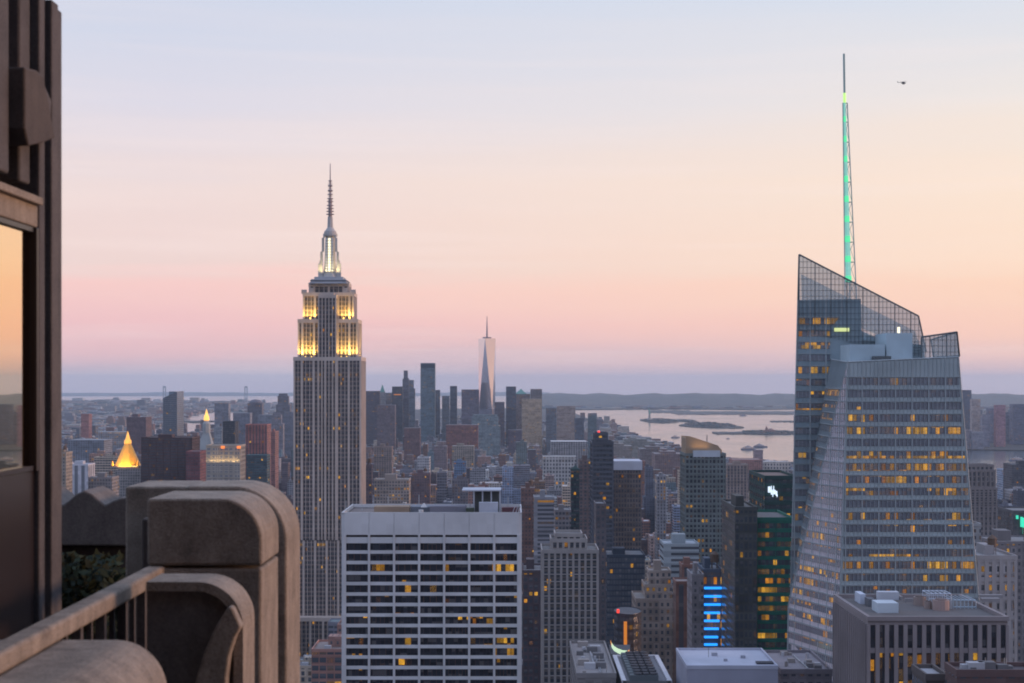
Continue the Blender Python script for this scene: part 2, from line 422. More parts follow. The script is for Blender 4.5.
def relief(m, x0, x1, y0, y1, z0, z1, bay, fl, pw, sh, out=.4, sides=(1,1,1), pout=None):
    """real piers and spandrels standing proud of a glass core: front, left, right"""
    pout = out if pout is None else pout
    if pw:
        n = max(1, round((x1-x0)/bay))
        for i in range(n+1):
            c = x0+(x1-x0)*i/n; a = max(x0-out, c-pw/2); b = min(x1+out, c+pw/2)
            if i == 0: a = x0-out
            if i == n: b = x1+out
            if sides[0]: m.box(a, b, y0-pout, y0, z0, z1, top=False)
        n = max(1, round((y1-y0)/bay))
        for i in range(n+1):
            c = y0+(y1-y0)*i/n; a = max(y0+.01, c-pw/2); b = min(y1, c+pw/2)
            if sides[1]: m.box(x0-pout, x0, a, b, z0, z1, top=False)
            if sides[2]: m.box(x1, x1+pout, a, b, z0, z1, top=False)
    if sh:
        n = int((z1-z0)/fl); o = out*.72 if pout >= out else out
        for k in range(n+1):
            zt = z1-k*fl; zb = zt-sh
            if sides[0]: m.box(x0-o*.9, x1+o*.9, y0-o, y0, zb, zt, bot=True)
            if sides[1]: m.box(x0-o, x0, y0+.01, y1, zb, zt, bot=True)
            if sides[2]: m.box(x1, x1+o, y0+.01, y1, zb, zt, bot=True)

def tower(name, label, cat, px0, px1, py, d, depth, c, par, ybot=None, roofc=None, rel=None, kit=1, group=None, tiers=None, seed=None, gl=.12, short=None, base=None, parap=True, lead=0):
    """a building whose front spans px0..px1 with its roof line at row py, standing at distance d.
    tiers: [(px0, px1, py, inset in depth)] stacked above the main block"""
    x0, x1 = PX(px0, d), PX(px1, d); z = PZ(py, d); zb = gz((x0+x1)/2, d)-2 if base is None else base
    seed = seed if seed is not None else random.random()
    rt = root(name, ((x0+x1)/2, d+depth/2, zb), label, cat, group)
    roofc = roofc or tuple(min(.5, .5*q+.14) for q in c)
    blocks = [(x0, x1, d, d+depth, zb, z)]
    if ybot is None: ybot = 683 if d < 1150 else (495 if px1 < 300 and d < 2600 else py+max(12, 40*1150/d))
    for (a, b, yy, ins) in (tiers or []):
        dd = d+ins; blocks.append((PX(a, dd), PX(b, dd), dd, d+depth-ins*.8, blocks[-1][5], PZ(yy, dd)))
    if rel:
        bay, fl, pw, sh, out = rel[:5]; lay = rel[5] if len(rel) > 5 else None
        core = MB(c, (par[0], par[1], par[2], par[3], par[4]), seed); core.cur(c, par, seed, gl)
        mw = MB(lay or c)
        rf = MB(roofc)
        for (a, b, e, f_, lo, hi) in blocks:
            core.box(a, b, e, f_, lo, hi, top=False); relief(mw, a, b, e, f_, max(lo, hi-260), hi, bay, fl, pw, sh, out)
            rf.box(a, b, e, f_, hi-.3, hi+.02, walls=False); parapet(mw, a, b, e, f_, hi, 1.1, .5, out+.1)
        core.build('glazing', FAC, rt); mw.build('wall', FAC, rt); rf.build('roof', FAC, rt)
    else:
        mw = MB(); mw.cur(c, par, seed, gl); rf = MB(roofc)
        for (a, b, e, f_, lo, hi) in blocks:
            mw.box(a, b, e, f_, lo, hi, top=False)
            rf.box(a, b, e, f_, hi-.3, hi+.02, walls=False)
            if parap and d < 3200: rf.cur(tuple(q*1.1 for q in c)); parapet(rf, a, b, e, f_, hi, .9, .5, .15); rf.cur(roofc)
        mw.build('wall', FAC, rt); rf.build('roof', FAC, rt)
    a, b, e, f_, lo, hi = blocks[-1]
    roof_kit(rt, a, b, e, f_, hi, kit, c, int(px0*7+py))
    reserve(x0-6, x1+6, d-6, d+depth+6, px0-2, px1+2, ybot, d)
    if short: LM.append(((px0+px1)/2, py+10, short))
    return rt

def area(rt, loc, size, power, color, rot, spread=None, name='floodlight'):
    l = bpy.data.lights.new(name, 'AREA'); l.shape = 'RECTANGLE'; l.size = size[0]; l.size_y = size[1]; l.energy = power; l.color = color
    if spread: l.spread = R(spread)
    o = bpy.data.objects.new(name, l); col.objects.link(o); o.parent = rt
    o.location = Vector(loc)-rt.location; o.rotation_euler = rot; return o


# ------------------------------------------------------------------ the observation terrace (foreground stonework)
def Xd(px, d): return (px-512)*d/F
def Zd(py, d): return EYE-(py-HY)*d/F
ZB = 246.0
def slab_profile(xl, xr, zt, r, zb=ZB, n=10):
    p = [(xl, zb), (xr, zb)]
    for k in range(n+1):
        a = math.pi/2*k/n
        p.append((xr-r+r*math.cos(a), zt-r+r*math.sin(a)))
    p.append((xl, zt)); return p
def stone(name, label, cat, prof, y0, y1, mat=STONE, bevel=.012, parts=()):
    xs = [p[0] for p in prof]; zz_ = [p[1] for p in prof]
    o = MB().extrude_xz(prof, y0, y1).build(name, mat, None, ((min(xs)+max(xs))/2, (y0+y1)/2, min(zz_)), bevel=bevel)
    return tag(o, label, cat)

# far rounded parapet, in two stones with an open joint
a = stone('stone_parapet', 'far rounded limestone parapet whose curved end drops beside the tall skyscraper', 'parapet',
      slab_profile(Xd(187, 8), Xd(287, 8), Zd(486, 8), .27), 8.0, 8.5)
b = MB().extrude_xz([(Xd(125, 8), ZB), (Xd(186, 8), ZB), (Xd(186, 8), Zd(486.5, 8)), (Xd(125, 8), Zd(486.5, 8))], 8.005, 8.495).build('coping', STONE, a, a.location, bevel=.012)
# a slim fillet between the two layers
f_ = MB().extrude_xz(slab_profile(Xd(160, 7.8), Xd(258, 7.8), Zd(512, 7.8), .2), 7.41, 8.0).build('fillet', DARKSTONE, a, a.location, bevel=.01)
# middle parapet
zs_ = Zd(567, 6.9)
a = stone('stone_parapet', 'middle rounded limestone block standing in front of the far parapet, tallest in view', 'parapet',
      slab_profile(Xd(147, 6.9), Xd(262, 6.9), Zd(498.5, 6.9), .18, zb=zs_+.006), 6.9, 7.4)
MB().extrude_xz([(Xd(150, 6.9), ZB), (Xd(261.4, 6.9), ZB), (Xd(261.4, 6.9), zs_-.006), (Xd(150, 6.9), zs_-.006)], 6.905, 7.4).build('pier', STONE, a, a.location, bevel=.012)
# lower arched parapet: a thick rim round a recessed panel, with a curved scroll
r3 = slab_profile(Xd(146, 6.05), Xd(243, 6.05), Zd(582, 6.05), .17)
inn = slab_profile(Xd(146, 6.05), Xd(243, 6.05)-.035, Zd(582, 6.05)-.035, .14)
mb = MB()
n = len(r3)
for i in range(1, n-1):
    a0, a1, b0, b1 = r3[i], r3[i+1], inn[i], inn[i+1]
    mb.face([(b0[0],6.05,b0[1]), (a0[0],6.05,a0[1]), (a1[0],6.05,a1[1]), (b1[0],6.05,b1[1])])
    mb.face([(a0[0],6.05,a0[1]), (a0[0],6.32,a0[1]), (a1[0],6.32,a1[1]), (a1[0],6.05,a1[1])])
    mb.face([(b1[0],6.05,b1[1]), (b1[0],6.13,b1[1]), (b0[0],6.13,b0[1]), (b0[0],6.05,b0[1])])
a = mb.build('stone_parapet', STONE, None, (Xd(195, 6.2), 6.2, ZB)); tag(a, 'lowest arched stone parapet with a recessed dark panel, meeting the handrail', 'parapet')
md = a.modifiers.new('b', 'BEVEL'); md.width = .006; md.limit_method = 'ANGLE'
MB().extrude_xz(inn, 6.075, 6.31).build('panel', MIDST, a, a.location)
sc_pts = [(224,610),(228,611),(237,631),(231,641),(225,660),(222,683),(220,740),(182,740),(186,710),(191,683),(200,655),(211,630)]
m2 = MB().extrude_xz([(Xd(x, 5.9), Zd(y, 5.9)) for x, y in reversed(sc_pts)], 5.99, 6.07)
m2.build('scroll', STONE, a, a.location, bevel=.008)
# near cap stone
a = stone('cap_stone', 'rough near cap stone with a rounded shoulder under the handrail, bottom left', 'cap stone',
      slab_profile(-2.6, -1.15, EYE-.86, .17, zb=248.0), 4.2, 5.39, bevel=.02)
# handrail and balusters
rt = root('railing', (-1.53, 6.0, 248.0), 'weathered handrail on thin upright bars running back to the stone parapet', 'railing')
MB().box(-1.57, -1.49, 2.2, 7.0, EYE-.855, EYE-.79, bot=True).build('handrail', STONE, rt, bevel=.012)
MB().box(-1.55, -1.51, 5.42, 7.0, EYE-1.35, EYE-1.31, bot=True).build('bottom_rail', PIERST, rt, bevel=.004)
k = 0
y = 5.50
while y < 6.95:
    w_ = .017 if k % 2 else .010
    MB().box(-1.53-w_, -1.53+w_, y-w_, y+w_, EYE-1.31, EYE-.855, top=False).build('baluster', PIERST, rt, (-1.53, y, EYE-1.31)); y += .165; k += 1
# crenellated parapet at the back with pointed tops
prof_px = [(-60,500),(-40,490),(-20,505),(20,504),(42,490),(55,500),(62,505),(68,501),(76,494),(84,490.5),(92,494),(99,500),(105,505),(112,501),(120,498),(132,497),(150,497)]
pr = [(Xd(x, 9), Zd(y_, 9)) for x, y_ in prof_px]
prof = [(pr[0][0], Zd(546, 9)), (pr[-1][0], Zd(546, 9))] + pr[::-1]
a = stone('crenellated_parapet', 'dark stone parapet with pointed scalloped tops behind the railing', 'parapet', prof, 9.0, 9.42, mat=MIDST, bevel=.01)
MB().extrude_xz([(pr[0][0], ZB), (Xd(150, 9.1), ZB), (Xd(150, 9.1), Zd(546, 9)-.01), (pr[0][0], Zd(546, 9)-.01)], 9.06, 9.40).build('base_wall', DARKSTONE, a, a.location, bevel=.01)
# clipped hedge in front of it
def leafy(mb, x0, x1, y0, y1, z0, z1, n, s, rnd, cols):
    for _ in range(n):
        c = Vector((rnd.uniform(x0, x1), rnd.uniform(y0, y1), z0+(z1-z0)*rnd.random()**.7))
        u = Vector((rnd.gauss(0,1), rnd.gauss(0,1), rnd.gauss(0,1))).normalized(); v = u.orthogonal().normalized(); q = s*rnd.uniform(.6, 1.3)
        mb.cur(rnd.choice(cols)); mb.face([c-u*q, c-v*q*.5, c+u*q, c+v*q*.5])
mb = MB(); rr_ = random.Random(5)
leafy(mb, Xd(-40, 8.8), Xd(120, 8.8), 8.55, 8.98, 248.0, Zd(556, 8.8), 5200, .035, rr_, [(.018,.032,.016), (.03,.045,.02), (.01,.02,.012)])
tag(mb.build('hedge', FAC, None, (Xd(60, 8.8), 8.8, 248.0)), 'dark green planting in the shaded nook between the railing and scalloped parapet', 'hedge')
# terrace floor under it all
tag(MB().box(-7, -1.25, -3, 9.0, 247.2, 248.0).build('terrace_floor', DARKSTONE), kind='structure')

# fluted tower wall at the left with its window
XW = -1.845
def dW(px, X=XW): return X*F/(px-512)
rt = root('fluted_wall', (XW-.3, 6.2, 248.0), 'fluted limestone wall of the observation building with a tall window reflecting the sunset', 'building')
mb = MB()
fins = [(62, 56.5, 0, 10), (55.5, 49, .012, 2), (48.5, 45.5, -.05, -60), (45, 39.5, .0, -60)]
for pa_, pb_, off, ytop in fins:
    ya, yb = dW(pb_), dW(pa_)
    zt = Zd(ytop, (ya+yb)/2)
    mb.box(XW-.35, XW+off, ya, yb, ZB, zt, bot=False)
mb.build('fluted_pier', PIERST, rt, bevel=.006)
zw0, zw1 = Zd(476, 5.9), Zd(215, 5.8); zl = Zd(183, 5.8)
m = MB(); m.box(XW-.4, XW-.02, 3.0, dW(39.5)-.002, ZB, zw0)               # wall under the window
m.box(XW-.4, XW-.001, dW(39.5)-.03, dW(39.5)-.002, zw0, zw1)                      # jamb
m.build('lower_wall', BLACKP, rt, bevel=.006)
MB().box(XW-.4, XW-.005, 3.0, dW(39.5)-.004, zw1+.0, zl-.03, bot=True).build('lintel', STONE, rt, bevel=.006)
MB().box(XW-.4, XW+.02, 3.0, dW(38.5)-.004, zl-.03, zl, bot=True).build('ledge', STONE, rt, bevel=.004)
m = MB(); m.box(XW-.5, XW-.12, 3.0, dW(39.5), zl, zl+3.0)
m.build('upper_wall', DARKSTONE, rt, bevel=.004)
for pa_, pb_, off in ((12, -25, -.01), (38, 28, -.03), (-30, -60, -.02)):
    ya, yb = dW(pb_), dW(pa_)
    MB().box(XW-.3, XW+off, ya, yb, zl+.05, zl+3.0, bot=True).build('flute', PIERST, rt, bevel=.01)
wn_ = MB().box(XW-.10, XW-.031, 3.0, dW(39.5)-.032, zw0, zw1-.001).build('window', MIRROR, rt)
m = MB(); m.box(XW-.2, XW-.012, 3.0, dW(39.5)-.034, zw1-.02, zw1-.002, bot=True); m.box(XW-.2, XW-.012, 3.0, dW(39.5)-.034, zw0+.001, zw0+.02, bot=True)
m.build('window_frame', BLACKP, rt)
orn = [(13,67),(25,70),(32,76),(44,138),(32,143),(17,146),(13,128)]
m = MB().extrude_yz([(dW(x), Zd(y_, dW(x))) for x, y_ in orn][::-1], XW-.12, XW+.045); m.build('ornament', DARKSTONE, rt, bevel=.008)
orn = [(33,78),(38,80),(47,101),(45,135),(40,138)]
m = MB().extrude_yz([(dW(x), Zd(y_, dW(x))) for x, y_ in orn][::-1], XW-.12, XW+.02); m.build('ornament', PIERST, rt, bevel=.008)

# the same building goes on behind the viewer and shades the terrace
rt = root('observation_tower_wall', (0, -4, 248.0), 'limestone wall of the observation building directly behind the terrace', 'building')
MB().box(-14, 14, -9, -1.6, 246, 262).build('wall', PIERST, rt)
for k in range(11): MB().box(-13+k*2.5, -12.2+k*2.5, -1.6, -1.35, 248, 262).build('pier', PIERST, rt)

# ------------------------------------------------------------------ the tall stepped skyscraper with floodlit crown
Y0 = 1300; cxE = PX(327.3, Y0); LIME = (.56,.475,.42)
def ez(py): return PZ(py, Y0)
rt = root('stepped_skyscraper', (cxE, Y0+20, gz(cxE, Y0)), 'tall stepped limestone skyscraper with a floodlit yellow crown and lit mast', 'skyscraper')
E = rt
core = MB(); core.cur((.21,.17,.155), (1.55,3.6,.78,.62,.055), .31, .06)
wall = MB(LIME)
yb_ = Y0+42
def etier(hw, z0, z1, ins, bay=3.15, skip=None):
    a, b = cxE-hw, cxE+hw; y0, y1 = Y0+ins, yb_-ins
    core.box(a, b, y0, y1, z0, z1, top=False)
    n = round((b-a)/bay)
    for i in range(n+1):
        c = a+(b-a)*i/n; big = i in (0, n) or i % 3 == (n//2) % 3
        pw = 1.7 if big else .45; o = .8 if big else .35
        l, r_ = max(a-.5, c-pw/2), min(b+.5, c+pw/2)
        wall.box(l, r_, y0-o, y0, z0, z1)
    n = round((y1-y0)/bay)
    for i in range(n+1):
        c = y0+(y1-y0)*i/n; pw = 1.9 if i % 3 == 0 else .8
        l, r_ = max(y0, c-pw/2), min(y1, c+pw/2)
        wall.box(b, b+.6, l, r_, z0, z1); wall.box(a-.6, a, l, r_, z0, z1)
    if abs(z1-ez(540)) > 1: wall.box(a-.7, b+.7, y0-.9, y1, z1-2.2, z1+.9, bot=True)
zs0 = gz(cxE, Y0)
etier(46, zs0, ez(616), -14, 3.4)
etier(31, ez(616), ez(540), -4)
etier(26.8, ez(540), ez(358), 0)
etier(23.8, ez(358), ez(320), 4)
etier(20.2, ez(320), ez(293), 8)
etier(15.8, ez(293), ez(283), 11, 3.9)
# central bay runs up the full face
ya = Y0-.6
cb = 6.9
core.box(cxE-cb, cxE+cb, Y0-.2, Y0+16, ez(358), ez(298), top=False)
for i in range(6):
    c = cxE-cb+2*cb*i/5; pw = 1.0 if i in (0, 5) else .7
    wall.box(c-pw/2, c+pw/2, Y0-1.0, Y0-.2, ez(540), ez(297)+2)
wall.box(cxE-cb-.5, cxE+cb+.5, Y0-.9, Y0+16, ez(298), ez(295), bot=True)
wall.box(cxE-cb+1.5, cxE+cb-1.5, Y0-.5, Y0+16, ez(295), ez(292.5))
# small corner turrets on the setbacks
for s in (-1, 1):
    wall.box(cxE+s*20-2, cxE+s*20+2, Y0+8.5, Y0+12, ez(293), ez(289)); wall.box(cxE+s*13.5-1.5, cxE+s*13.5+1.5, Y0+9, Y0+12, ez(293), ez(287))
core.build('glazing', FAC, rt); wall.build('wall', FAC, rt)
# crown decks
Ym = Y0+21; cm = cxE
dk = MB((.42,.43,.46)); dk.frustum(cm, Ym, 19.5*1.1, 19.3*1.1, ez(283), ez(281.5), 4, math.pi/4); dk.frustum(cm, Ym, 18.5*1.1, 18*1.1, ez(281.5), ez(278.5), 4, math.pi/4); dk.frustum(cm, Ym, 15*1.1, 15*1.1, ez(278.5), ez(276), 4, math.pi/4)
dk.cur((.10,.11,.13)); dk.frustum(cm, Ym, 18.9*1.1, 18.9*1.1, ez(280.6), ez(279.6), 4, math.pi/4)
dk.build('observation_deck', FAC, rt)
# mast
ms = MB((.45,.44,.43))
lv = [(276, 11.5), (271, 8.2), (262, 6.7), (250, 6.2), (234, 5.7)]
for (a, ra), (b, rb) in zip(lv, lv[1:]): ms.frustum(cm, Ym, ra*.72, rb*.72, ez(a), ez(b), 8, math.pi/8)
ms.frustum(cm, Ym, 5.9, 5.9, ez(234), ez(231.5), 16); ms.frustum(cm, Ym, 5.2, 5.0, ez(231.5), ez(229), 16)
ms.frustum(cm, Ym, 4.6, 2.4, ez(229), ez(225), 16); ms.frustum(cm, Ym, 2.4, 2.0, ez(225), ez(214), 8)
for s in (-1, 1):   # stepped wings of the mast
    for (a, b, e) in ((276, 262, 8.4), (276, 250, 6.6), (250, 236, 5.4)):
        ms.box(cm+s*e-.9, cm+s*e+.9, Ym-5.4, Ym-3.2, ez(a), ez(b)); ms.box(cm+s*(e-.8)-.6, cm+s*(e-.8)+.6, Ym-4.9, Ym-3.4, ez(b), ez(b-3))
ms.build('mast', FAC, rt)
for s in (-2.4, -.1, 2.2):
    m = MB(); k = 0; z = ez(270)
    while z < ez(236)-2:
        m.box(cm+s-.8, cm+s+.9, Ym-6.4, Ym-5.2, z, z+1.7, bot=True); z += 2.3
    if s == -.1: m.build('mast_window', LAMPW, rt)
    else: m.build('mast_window', PALEMETAL, rt)
an = MB((.38,.33,.35))
an.frustum(cm, Ym, 1.5, 1.4, ez(214), ez(197), 8)
for py in (212, 209, 206, 203, 199, 196, 192, 188, 183, 178): an.frustum(cm, Ym, 3.3-(212-py)*.05, 3.3-(212-py)*.05, ez(py), ez(py-.8), 8)
an.frustum(cm, Ym, .85, .7, ez(197), ez(178), 8); an.frustum(cm, Ym, .5, .3, ez(178), ez(160), 6)
for i in range(14):
    z = ez(202-i*1.7); an.bar((cm-1.8, Ym, z), (cm+1.8, Ym, z), .22)
an.build('antenna', FAC, rt)
# floodlights on the setbacks, pointing up the walls
def upq(tilt): return Vector((0, math.sin(R(tilt)), math.cos(R(tilt)))).to_track_quat('-Z', 'Y').to_euler()
YEL = (1, .60, .12)
for s in (-1, 1):
    area(rt, (cxE+s*16.2, Y0+.6, ez(358)+1.6), (13.5, .6), 7000, YEL, upq(10), 120)
    area(rt, (cxE+s*15, Y0+4.7, ez(320)+1.6), (10, .6), 3600, YEL, upq(11), 120)
    area(rt, (cm+s*5.5, Ym-9, ez(275)+1), (5, 1), 1000, (1,.78,.36), upq(14), 100)
rc = Vector((-.3, 0, 1)).to_track_quat('-Z', 'Y').to_euler()
area(rt, (cxE+26, Y0+20, ez(358)+1.6), (.6, 26), 4500, YEL, rc, 120)
for s in (-18, -13, 11, 15.5):   # lamp heads on the ledges
    MB().box(cxE+s-.35, cxE+s+.35, Y0+1.8, Y0+2.6, ez(358)+.9, ez(358)+1.5).build('floodlight_head', LAMPY, rt)
for s in (-14.5, 12.5, 17.5): MB().box(cxE+s-.5, cxE+s+.5, Y0+5.6, Y0+6.4, ez(320)+.9, ez(320)+2.2).build('floodlight_head', LAMPY, rt)
RES.append((cxE-48, cxE+48, Y0-16, Y0+60)); VIS.append((290, 366, 618, Y0)); LM.append((329, 400, 'the floodlit stepped skyscraper'))

# ------------------------------------------------------------------ white gridded slab, bottom centre
D = 560
x0, x1 = PX(341.5, D), PX(521.8, D); zt = PZ(513, D); Dp = 38
WH = (.60,.60,.61)
rt = root('white_office_slab', ((x0+x1)/2, D+Dp/2, 0), 'white office slab with a grid of wide dark windows under a blank top band', 'office building')
m = MB(WH); bay = (x1-x0-1.8)/7
zband = PZ(535, D); zslit = PZ(537.2, D)
m.box(x0, x1, D+.02, D+Dp, zband, zt, top=False)                   # blank band, cut in seven panels by seams
for i in range(7):
    a = x0+.9+bay*i
    m.box(a+.06, a+bay-.06, D-.30, D+.02, zband+.1, zt, bot=True)
fl = 10.5*D/F; z = PZ(543.2, D); row = 0
m.box(x0, x1, D-.1, D+.5, z, zslit, bot=True)
rows = []
while z > 4:
    zb_ = z-7.2*D/F; rows.append((zb_, z)); z2 = z-fl
    m.box(x0, x1, D-.1, D+.5, z2, zb_, bot=True)
    z = z2
for i in range(8):
    c = x0+.9+bay*i; pw = .8 if 0 < i < 7 else 1.5
    m.box(c-pw/2, c+pw/2, D-.45, D-.1, 0, zband+.1)
    m.box(c-.18, c+.18, D-.62, D-.45, 0, zband+.1)
for xa, xb in ((x0, x0+.6), (x1-.6, x1)): m.box(xa, xb, D+.5, D+Dp, 0, zband, top=False)
m.build('wall', FAC, rt)
gl_ = MB(); rnd = random.Random(3)
lits = {(0,1):.10,(1,1):.12,(6,1):.1,(0,0):.04,(1,0):.12,(2,0):.08,(6,0):.1,(1,2):.6,(5,2):.25,(6,2):.4,(0,3):.25,(2,4):.1,(2,5):.15,(4,5):.15,(0,6):.3,(1,6):.1,(2,6):.3,(0,7):.15,(4,7):.25,(5,7):.45,(6,7):.4,(0,9):.6,(2,9):.35,(3,9):.12,(4,9):.12,(5,9):.6,(6,9):.35,(6,10):.45,(2,10):.2,(0,10):.1,(5,12):.2,(1,12):.12,(1,3):.1,(1,5):.1,(5,10):.1,(6,12):.1,(5,11):.1}
for r_, (zb_, z1_) in enumerate(rows):
    for i in range(7):
        a = x0+.9+bay*i+.35; b = a+bay-.7
        q = MB() if r_ < 14 else gl_
        t_ = rnd.choice([(.08,.04,.035), (.05,.028,.03), (.04,.03,.04), (.12,.06,.035)])
        q.cur(t_, (rnd.choice([1.2, 1.5, 2.2]), fl, .93, 1.0, lits.get((i, r_), .03)*.3), rnd.random(), .0)
        q.face([(a,D+.35,zb_),(b,D+.35,zb_),(b,D+.35,z1_),(a,D+.35,z1_)], [(a-x0,(zb_+.02)),(b-x0,(zb_+.02)),(b-x0,z1_),(a-x0,z1_)])
        if r_ < 14: q.build('window', FAC, rt, ((a+b)/2, D+.35, zb_))
o = gl_.build('window', FAC, rt); o['kind'] = 'stuff'
m = MB((.04,.03,.03)); m.box(x0+.6, x1-.6, D+.5, D+Dp-.5, 0, zband, top=False); m.build('interior', FAC, rt)
m = MB((.21,.17,.16)); m.box(x0+.5, x1-.5, D+.5, D+Dp-.5, zt-1.6, zt-1.2, walls=False)
m.build('roof', FAC, rt)
m = MB(WH); m.box(x0, x1, D-.30, D+.3, zt, zt+.25); m.box(x0, x0+.5, D+.3, D+Dp, zt-1, zt+.25); m.box(x1-.5, x1, D+.3, D+Dp, zt-1, zt+.25); m.box(x0, x1, D+Dp-.5, D+Dp, zt-1, zt+.25); m.build('coping', FAC, rt)
zr = zt-1.2
def rp(px, y): return PX(px, y)
m = MB((.34,.25,.18)); m.box(rp(374, D+14), rp(409, D+14), D+14, D+22, zr, zr+2.3); m.build('bulkhead', FAC, rt)
m = MB((.20,.22,.26)); m.box(rp(410, D+14), rp(441, D+14), D+18, D+27, zr, zr+2.0); m.build('bulkhead', FAC, rt)
m = MB((.20,.20,.24)); m.box(rp(430, D+14), rp(466, D+14), D+12, D+20, zr, zr+2.6); m.build('bulkhead', FAC, rt)
m = MB((.52,.54,.60))  # penthouse: pale canopy on posts
px0, px1 = rp(474, D+20), rp(500, D+20)
m.box(px0-4.2, px1+.3, D+16, D+30, PZ(491.2, D+16), PZ(490.2, D+16)+.1, bot=True)
for k in range(4):
    c = px0+(px1-px0)*k/3; m.box(c-.25, c+.25, D+17, D+17.5, zr, PZ(491.2, D+16))
    m.box(c-.25, c+.25, D+29, D+29.5, zr, PZ(491.2, D+16))
m.build('penthouse', FAC, rt)
m = MB((.10,.11,.11)); m.box(px0+.3, px1-.3, D+20, D+28, zr, PZ(491.2, D+16)); m.build('penthouse_core', FAC, rt)
m = MB((.55,.58,.66)); m.box(rp(479, D+12), rp(498, D+12), D+12, D+15, zr, PZ(502.5, D+12)); m.build('mechanical_unit', FAC, rt)
for (a, b, c_, h_) in ((466, 474, (.05,.07,.05), 2.2), (502, 518, (.10,.04,.05), 2.4)):
    m = MB(c_); m.box(rp(a, D+8), rp(b, D+8), D+8, D+12, zr, zr+h_); m.build('mechanical_unit', FAC, rt)
for p in (515, 518, 520.5): MB((.6,.6,.65)).bar((rp(p-3, D+6), D+6, zr), (rp(p, D+3), D+3, zr+3.4), .15).build('davit', FAC, rt)
m = MB((.6,.6,.6)); m.frustum(rp(421, D+10), D+10, .9, .9, zr, zr+1.5, 12); m.frustum(rp(424, D+16), D+16, 1.2, .3, zr+2.0, zr+3.4, 12); m.build('vent', FAC, rt)
for p in (346, 362, 388, 419, 452, 470, 508): MB((.5,.5,.5)).bar((rp(p, D+25), D+25, zr), (rp(p, D+25), D+25, zr+3+(p % 5)*.7), .12).build('vent_pipe', FAC, rt)
RES.append((x0-8, x1+8, D-10, D+Dp+8)); VIS.append((338, 524, 683, D)); LM.append((431, 560, 'the white gridded office slab'))

# ------------------------------------------------------------------ faceted glass tower with slanted roofs
def Q(px, py, y): return Vector(P(px, py, y))
zg = 0.0
def down(top, pxb_at, y):   # foot of an edge: its column pixel at row 1088-ish (z = 0)
    pyb = HY+EYE*F/y
    return Vector((PX(pxb_at, y), y, 0))
YF, YM, YK = 570.0, 606.0, 645.0
A = Q(847.5, 362, YF); B = Q(958.5, 357, YF); A2 = down(A, 826, YF); B2 = down(B, 1019, YF)
C = Q(831, 359.5, YM); L = Q(788.5, 605, YM); L2 = Vector((PX(780, YM), YM, 0))
M1 = Q(799, 254.5, YM); M2 = Q(918.3, 316, YM); M2b = Q(927, 362, YM)
Br = Vector((B.x-1.5, YM, B.z)); Br2 = Vector((B2.x, YM, 0))
rt = root('faceted_glass_tower', (PX(885, YM), YM, 0), 'faceted pale glass tower with slanted crystal top and rows of lit floors', 'skyscraper')
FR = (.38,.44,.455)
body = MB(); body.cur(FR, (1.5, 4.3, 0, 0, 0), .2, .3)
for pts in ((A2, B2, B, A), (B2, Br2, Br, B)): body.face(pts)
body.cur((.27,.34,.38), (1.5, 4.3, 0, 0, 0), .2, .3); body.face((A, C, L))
body.cur((.62,.56,.60), (1.5, 4.3, 0, 0, 0), .2, .3); body.face((A2, A, L, L2))  # chamfer facet: pale pinkish sky reflection painted into its base colour
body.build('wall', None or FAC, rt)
body = MB(); body.cur((.27,.35,.39), (1.5, 4.3, 0, 0, 0), .2)
Mlt = M1+(L2-M1)*((M1.z-PZ(300, YM))/M1.z)       # where solid core begins on the left edge
Mt = Vector((PX(861, YM), YM, PZ(299, YM))); Mt2 = Vector((PX(862, YM), YM, PZ(340, YM)))
E1 = Vector((PX(924, YM), YM, PZ(345, YM)))
E2 = Vector((PX(975, YM), YM, 0))
body.face([L2, E2, E1, Mt2, Mt, Mlt])
Kl = Vector((PX(801, YK), YK, Mlt.z)); Kl2 = Vector((PX(790, YK), YK, 0)); Kr = Vector((E1.x, YK, E1.z)); Kr2 = Vector((E2.x, YK, 0))
body.face([Kl2, L2, Mlt, Kl]); body.face([E2, Kr2, Kr, E1]); body.face([Kr2, Kl2, Kl, Kr])
# steps of the solid core behind the screens
body.face([Mlt, Mt, (Mt.x, YK, Mt.z), Kl]); body.face([Mt, Mt2, (Mt2.x, YK, Mt2.z), (Mt.x, YK, Mt.z)]); body.face([Mt2, E1, Kr, (Mt2.x, YK, Mt2.z)])
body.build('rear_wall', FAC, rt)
MB((.35,.36,.38)).face([A, B, Br, C]) if False else None
m = MB((.35,.36,.38)); m.face([A-Vector((0,0,.5)), B-Vector((0,0,.5)), Br-Vector((0,0,.5)), C-Vector((0,0,.5))]); m.build('roof', FAC, rt)

